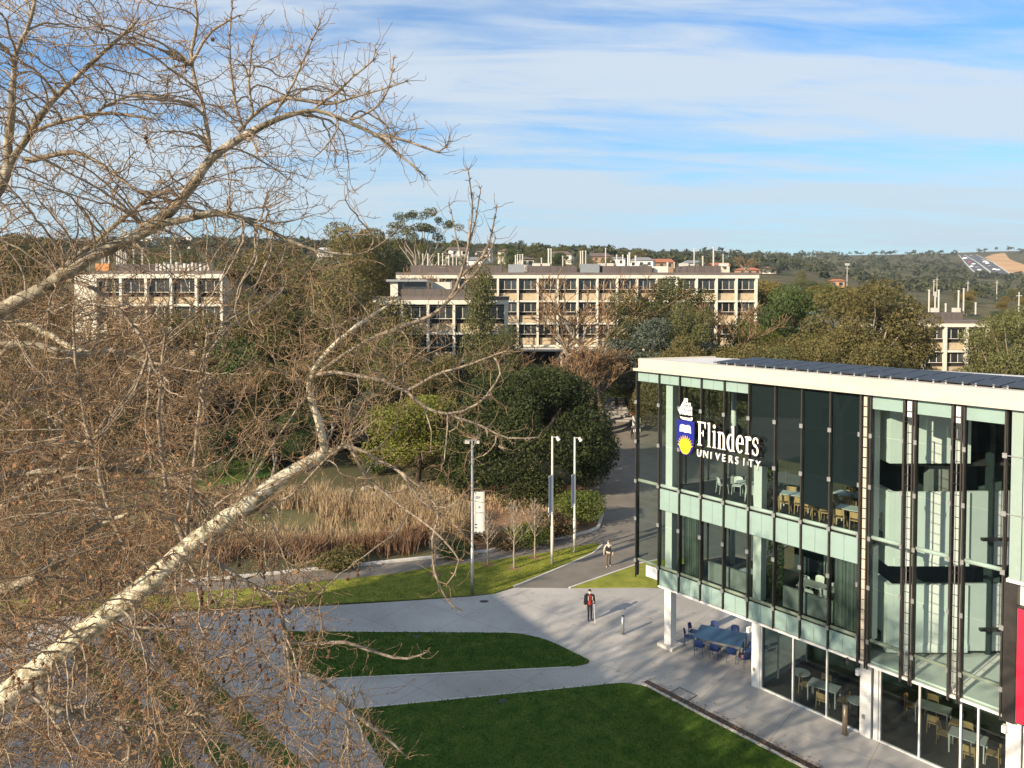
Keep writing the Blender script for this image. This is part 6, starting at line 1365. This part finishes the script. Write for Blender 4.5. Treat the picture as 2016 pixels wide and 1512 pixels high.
# pot plants
def plant(s, d, z, h, label):
    p = G_(s, d, z); r = empty('pot_plant', p, 0, label, 'plant'); b = MB(); b.tube([(0, 0, 0), (0, 0, .4)], [.16, .22], 12); b.build('pot', M['walld'], r)
    C, D = clump_pts((0, 0, h*.68), (.45, .45, h*.36), 420); V, Q = leaf_quads(C, .10, .2); obj('foliage', npmesh('foliage', V, Q, M['hedge']), r); b = MB(); b.tube([(0, 0, .35), (0, 0, h*.7)], .02, 5); b.build('stem', M['darkbark'], r)
plant(4.2, 2.6, 8.375, 2.2, 'tall palm like pot plant behind the last sign letters'); plant(7.6, 4.6, 8.375, 1.9, 'pot plant at the back of the upper floor room')
# green wall, bench, dining chairs on the middle floor
C, D = clump_pts((0, 0, 0), (.42, .25, 1.75), 1500, .8); C[:, 1] *= 1; V, Q = leaf_quads(C, .07, .2, D)
r = empty('green_wall', G_(5.75, .75, 5.85), GROT, 'tall climbing plant column behind the glass beside the white column', 'plant'); obj('foliage', npmesh('foliage', V, Q, M['gumdark']), r); b = MB(); b.box(-.06, .06, -.06, .06, -1.74, 1.7); b.build('stem', M['darkbark'], r)
for s0, s1, l in ((2.3, 4.75, 'long pale bench back below the glass left of the climbing plant'), (6.4, 8.8, 'long pale bench back below the glass right of the climbing plant')):
    r = empty('bench', G_(s0, .3, 4.105), GROT, l, 'bench'); L_ = s1-s0
    for k in range(2): b = MB(); b.box(L_/2*k+.01, L_/2*(k+1)-.01, 0, .14, .05, 1.0); b.build('backrest', M['sofa'], r)
    b = MB(); b.box(0, L_, .145, .6, .05, .45); b.build('seat', M['sofa'], r)
for k, (s, d) in enumerate(((6.9, 2.2), (8.3, 2.4))): 
    q = G_(s, d, 4.105); place(tbl, tbu, q, GROT, 'pale table on the middle floor '+['next to the climbing plant', 'near the dark curtain'][k], 'table')
    for x, y, a in ((-.4, -.65, 180), (.3, -.66, 180), (-.3, .65, 0), (.4, .66, 0)): place(wcw, wwu, q+Vector((x, y, 0)), GROT+R(a), 'white chair at the middle floor table '+['next to the climbing plant', 'near the dark curtain'][k], 'chair', f'white chairs at middle floor table {["by the plant", "by the curtain"][k]}')
for k, (s, d) in enumerate(((7.9, 1.3), (13.6, 2.0), (11.8, 3.2))):
    q = G_(s, d, .013); L = ['left of the bronze bollard', 'behind the door glass', 'deep behind the door glass'][k]; place(tbl, tbu, q, GROT+R(10), 'pale table on the ground floor '+L, 'table')
    for x, y, a in ((-.9, 0, 90), (.9, 0, -90), (-.3, .65, 0), (.3, -.65, 180)): place(wc, wu, q+Vector((x*.64-y*-.77, x*-.77+y*.64, 0)), GROT+R(a+10), 'timber chair on the ground floor at the table '+L, 'chair', 'timber chairs on the ground floor '+L)
# camera fitting under the soffit
b = MB(); b.tube([(0, 0, 0), (0, -.05, -.12)], .05, 8); b.ball((0, -.08, -.2), .11, 10, 6); o = b.build('security_camera', M['steel'], None, True); o.location = G_(9.75, -.3, 3.2); tag(o, 'small dark dome camera under the building edge near the third column', 'camera')
# ------------------------------------------------------------------ people
def skin_body(joints, edges, rad, root):
    me = bpy.data.meshes.new('body'); names = list(joints); me.from_pydata([joints[n] for n in names], [(names.index(a), names.index(b_)) for a, b_ in edges], [])
    o = bpy.data.objects.new('body', me); COL.objects.link(o); md = o.modifiers.new('s', 'SKIN'); md.use_smooth_shade = True; o.modifiers.new('u', 'SUBSURF').levels = 1
    for i, n in enumerate(names):
        r_ = rad[n]; me.skin_vertices[0].data[i].radius = r_ if isinstance(r_, tuple) else (r_, r_); me.skin_vertices[0].data[i].use_root = (n == root)
    bpy.context.view_layer.update(); dg = bpy.context.evaluated_depsgraph_get(); m2 = bpy.data.meshes.new_from_object(o.evaluated_get(dg)); bpy.data.objects.remove(o); return m2
def person(loc, rz, label, pose, mats, zone):
    """figure facing -Y"""
    J = {'pelvis': (0, 0, .95), 'waist': (0, .0, 1.08), 'chest': (0, .0, 1.28), 'neckb': (0, .01, 1.45), 'neck': (0, 0, 1.52), 'headl': (0, -.02, 1.58), 'head': (0, -.015, 1.65), 'headt': (0, 0, 1.73)}
    Rd = {'pelvis': (.15, .11), 'waist': (.14, .10), 'chest': (.165, .115), 'neckb': (.09, .07), 'neck': .052, 'headl': (.062, .075), 'head': (.075, .092), 'headt': (.055, .07)}
    E_ = [('pelvis', 'waist'), ('waist', 'chest'), ('chest', 'neckb'), ('neckb', 'neck'), ('neck', 'headl'), ('headl', 'head'), ('head', 'headt')]
    for s, S in ((-1, 'L'), (1, 'R')):
        p = pose[S]; J.update({'sh'+S: (.18*s, .01, 1.41), 'el'+S: p['el'], 'wr'+S: p['wr'], 'hip'+S: (.09*s, 0, .9), 'kn'+S: p['kn'], 'an'+S: p['an'], 'toe'+S: (p['an'][0]+.02*s, p['an'][1]-.17, .035)})
        w = Vector(p['wr']); d = (w-Vector(p['el'])).normalized(); h = w+d*.07; J['hd'+S] = tuple(h)
        Rd.update({'sh'+S: .068, 'el'+S: .048, 'wr'+S: .03, 'hd'+S: (.036, .02), 'hip'+S: .095, 'kn'+S: .06, 'an'+S: .045, 'toe'+S: .035})
        E_ += [('neckb', 'sh'+S), ('sh'+S, 'el'+S), ('el'+S, 'wr'+S), ('wr'+S, 'hd'+S), ('pelvis', 'hip'+S), ('hip'+S, 'kn'+S), ('kn'+S, 'an'+S), ('an'+S, 'toe'+S)]
        sd = d.cross(Vector((0, 1, 0)) if abs(d.y) < .9 else Vector((1, 0, 0))).normalized()
        for k in range(4):
            L = (.07, .08, .075, .06)[k]; a = h+sd*(.012*(k-1.5))+d*.02; J[f'f{k}a'+S] = tuple(a+d*L*.5); J[f'f{k}b'+S] = tuple(a+d*L*.9+Vector((0, -.018, -.0)))
            Rd[f'f{k}a'+S] = Rd[f'f{k}b'+S] = .009; E_ += [('hd'+S, f'f{k}a'+S), (f'f{k}a'+S, f'f{k}b'+S)]
        th = w+d*.03+sd*-.035*1; J['tha'+S] = tuple(th+d*.01); J['thb'+S] = tuple(th+d*.045+sd*-.008); Rd['tha'+S] = Rd['thb'+S] = .010; E_ += [('wr'+S, 'tha'+S), ('tha'+S, 'thb'+S)]
    me = skin_body(J, E_, Rd, 'pelvis'); me.materials.clear()
    for m in mats: me.materials.append(M[m])
    for p in me.polygons: p.material_index = zone(p.center); p.use_smooth = True
    r = empty('person', loc, rz, label, 'person'); o = obj('body', me, r)
    b = MB(); b.ball((0, -.105, 1.645), .016, 6, 5, sc=(.8, 1, 1.6))
    for s in (-1, 1): b.ball((.085*s, -.01, 1.645), .022, 6, 5, sc=(.5, 1, 1.5))
    b.build('face_features', M['skin'], r, True)
    b = MB()
    for s in (-1, 1): b.ball((.03*s, -.098, 1.675), .01, 6, 5)
    b.build('eyes', M['hair'], r, True)
    b = MB(); b.ball((0, -.035, 1.60), .082, 10, 7, sc=(.9, 1.0, .72)); b.build('face_mask', M['mask'], r, True); return r
walk = lambda a: {'L': {'el': (-.30, .03, 1.16), 'wr': (-.30, -.06, .93), 'kn': (-.10, -.08-a, .50), 'an': (-.10, -.02-a*1.2, .09)}, 'R': {'el': (.30, .05, 1.16), 'wr': (.29, -.02, .93), 'kn': (.10, .0, .50), 'an': (.10, .10+a, .09)}}
def hd(c): return c.z > 1.50 and abs(c.x) < .12
def hand(c): return c.z < .93 and abs(c.x) > .235
# man with a white cane
pz = walk(.02); pz['R'] = {'el': (.27, -.02, 1.17), 'wr': (.13, -.24, 1.14), 'kn': (.09, -.02, .5), 'an': (.09, .02, .09)}
z1_ = lambda c: 0 if hd(c) or (c.z < .93 and c.x < -.235) or (c.y < -.2 and c.z > 1.0) else (3 if c.z < .07 else 1 if (c.z < .92) else (2 if c.y < -.06 and abs(c.x) < .09 else 1))
p1 = person(gnd(1161, 1221), R(12), 'walker in a dark jacket over red holding a thin white cane on the plaza', pz, ['skin', 'black', 'redc', 'hair'], z1_)
b = MB(); b.ball((0, .015, 1.70), .1, 10, 7, sc=(.85, 1, .7)); b.build('hair', M['hair'], p1, True)
b = MB()
for s in (-1, 1): b.box(.19*s-.13, .19*s+.13, -.06, .16, .93, 1.42)
b.v = [(x*(1-.18*max(0, (z-1.15)/.3)), y, z) for x, y, z in b.v]; b.build('open_jacket', M['black'], p1)
b = MB(); b.box(-.16, .16, .13, .3, 1.02, 1.42); b.build('backpack', M['black'], p1)
for s in (-1, 1): b = MB(); b.box(.12*s-.025, .12*s+.025, -.135, -.115, 1.18, 1.42); b.build('strap', M['palec'], p1)
cn = MB(); cn.tube([(0, 0, 0), (-.02, .18, 1.2)], .012, 6); o = cn.build('white_cane', M['mask']); o.matrix_world = p1.matrix_basis @ Matrix.Translation((.16, -.47, .005)); tag(o, 'thin white cane held by the walker in the dark jacket', 'cane')
# man in a pale shirt
z2_ = lambda c: 0 if hd(c) or hand(c) else (3 if c.z < .07 else 2 if c.z < .92 else 1)
p2_ = person(gnd(1198, 1115), R(-10), 'walker in a pale shirt and brown trousers with a dark chest bag', walk(.07), ['skin', 'palec', 'brownc', 'mask'], z2_)
b = MB(); b.box(-.17, .17, -.23, -.12, 1.1, 1.33); b.build('chest_bag', M['black'], p2_)
for s in (-1, 1): b = MB(); b.box(.12*s-.025, .12*s+.025, -.14, -.118, 1.3, 1.46); b.build('strap', M['black'], p2_)
b = MB(); b.ball((0, 0, 1.72), .1, 10, 7, sc=(.95, 1.05, .6)); b.box(-.07, .07, -.18, -.08, 1.70, 1.715); b.build('cap', M['mulch'], p2_, True)
z3_ = lambda c: 0 if hd(c) or hand(c) else (2 if c.z < .07 else 1)
p3_ = person((14.6, 93.0, hz(14.6, 93)+.06), R(165), 'distant person dressed in black walking up the road', walk(.06), ['skin', 'black', 'mask'], z3_); b = MB(); b.ball((0, .01, 1.70), .1, 10, 7, sc=(.85, 1, .75)); b.build('hair', M['hair'], p3_, True)
# ------------------------------------------------------------------ haze
hb = MB(); hb.box(-5400, 5400, -400, 6500, -4, 170); hm = bpy.data.materials.new('haze'); hm.use_nodes = True; N = hm.node_tree.nodes; N.remove(N['Principled BSDF'])
pv = N.new('ShaderNodeVolumePrincipled'); pv.inputs['Density'].default_value = .0001; pv.inputs['Color'].default_value = (.78, .86, .95, 1); pv.inputs['Anisotropy'].default_value = .2
hm.node_tree.links.new(pv.outputs[0], N['Material Output'].inputs['Volume'])
tag(hb.build('haze', hm), kind='stuff')
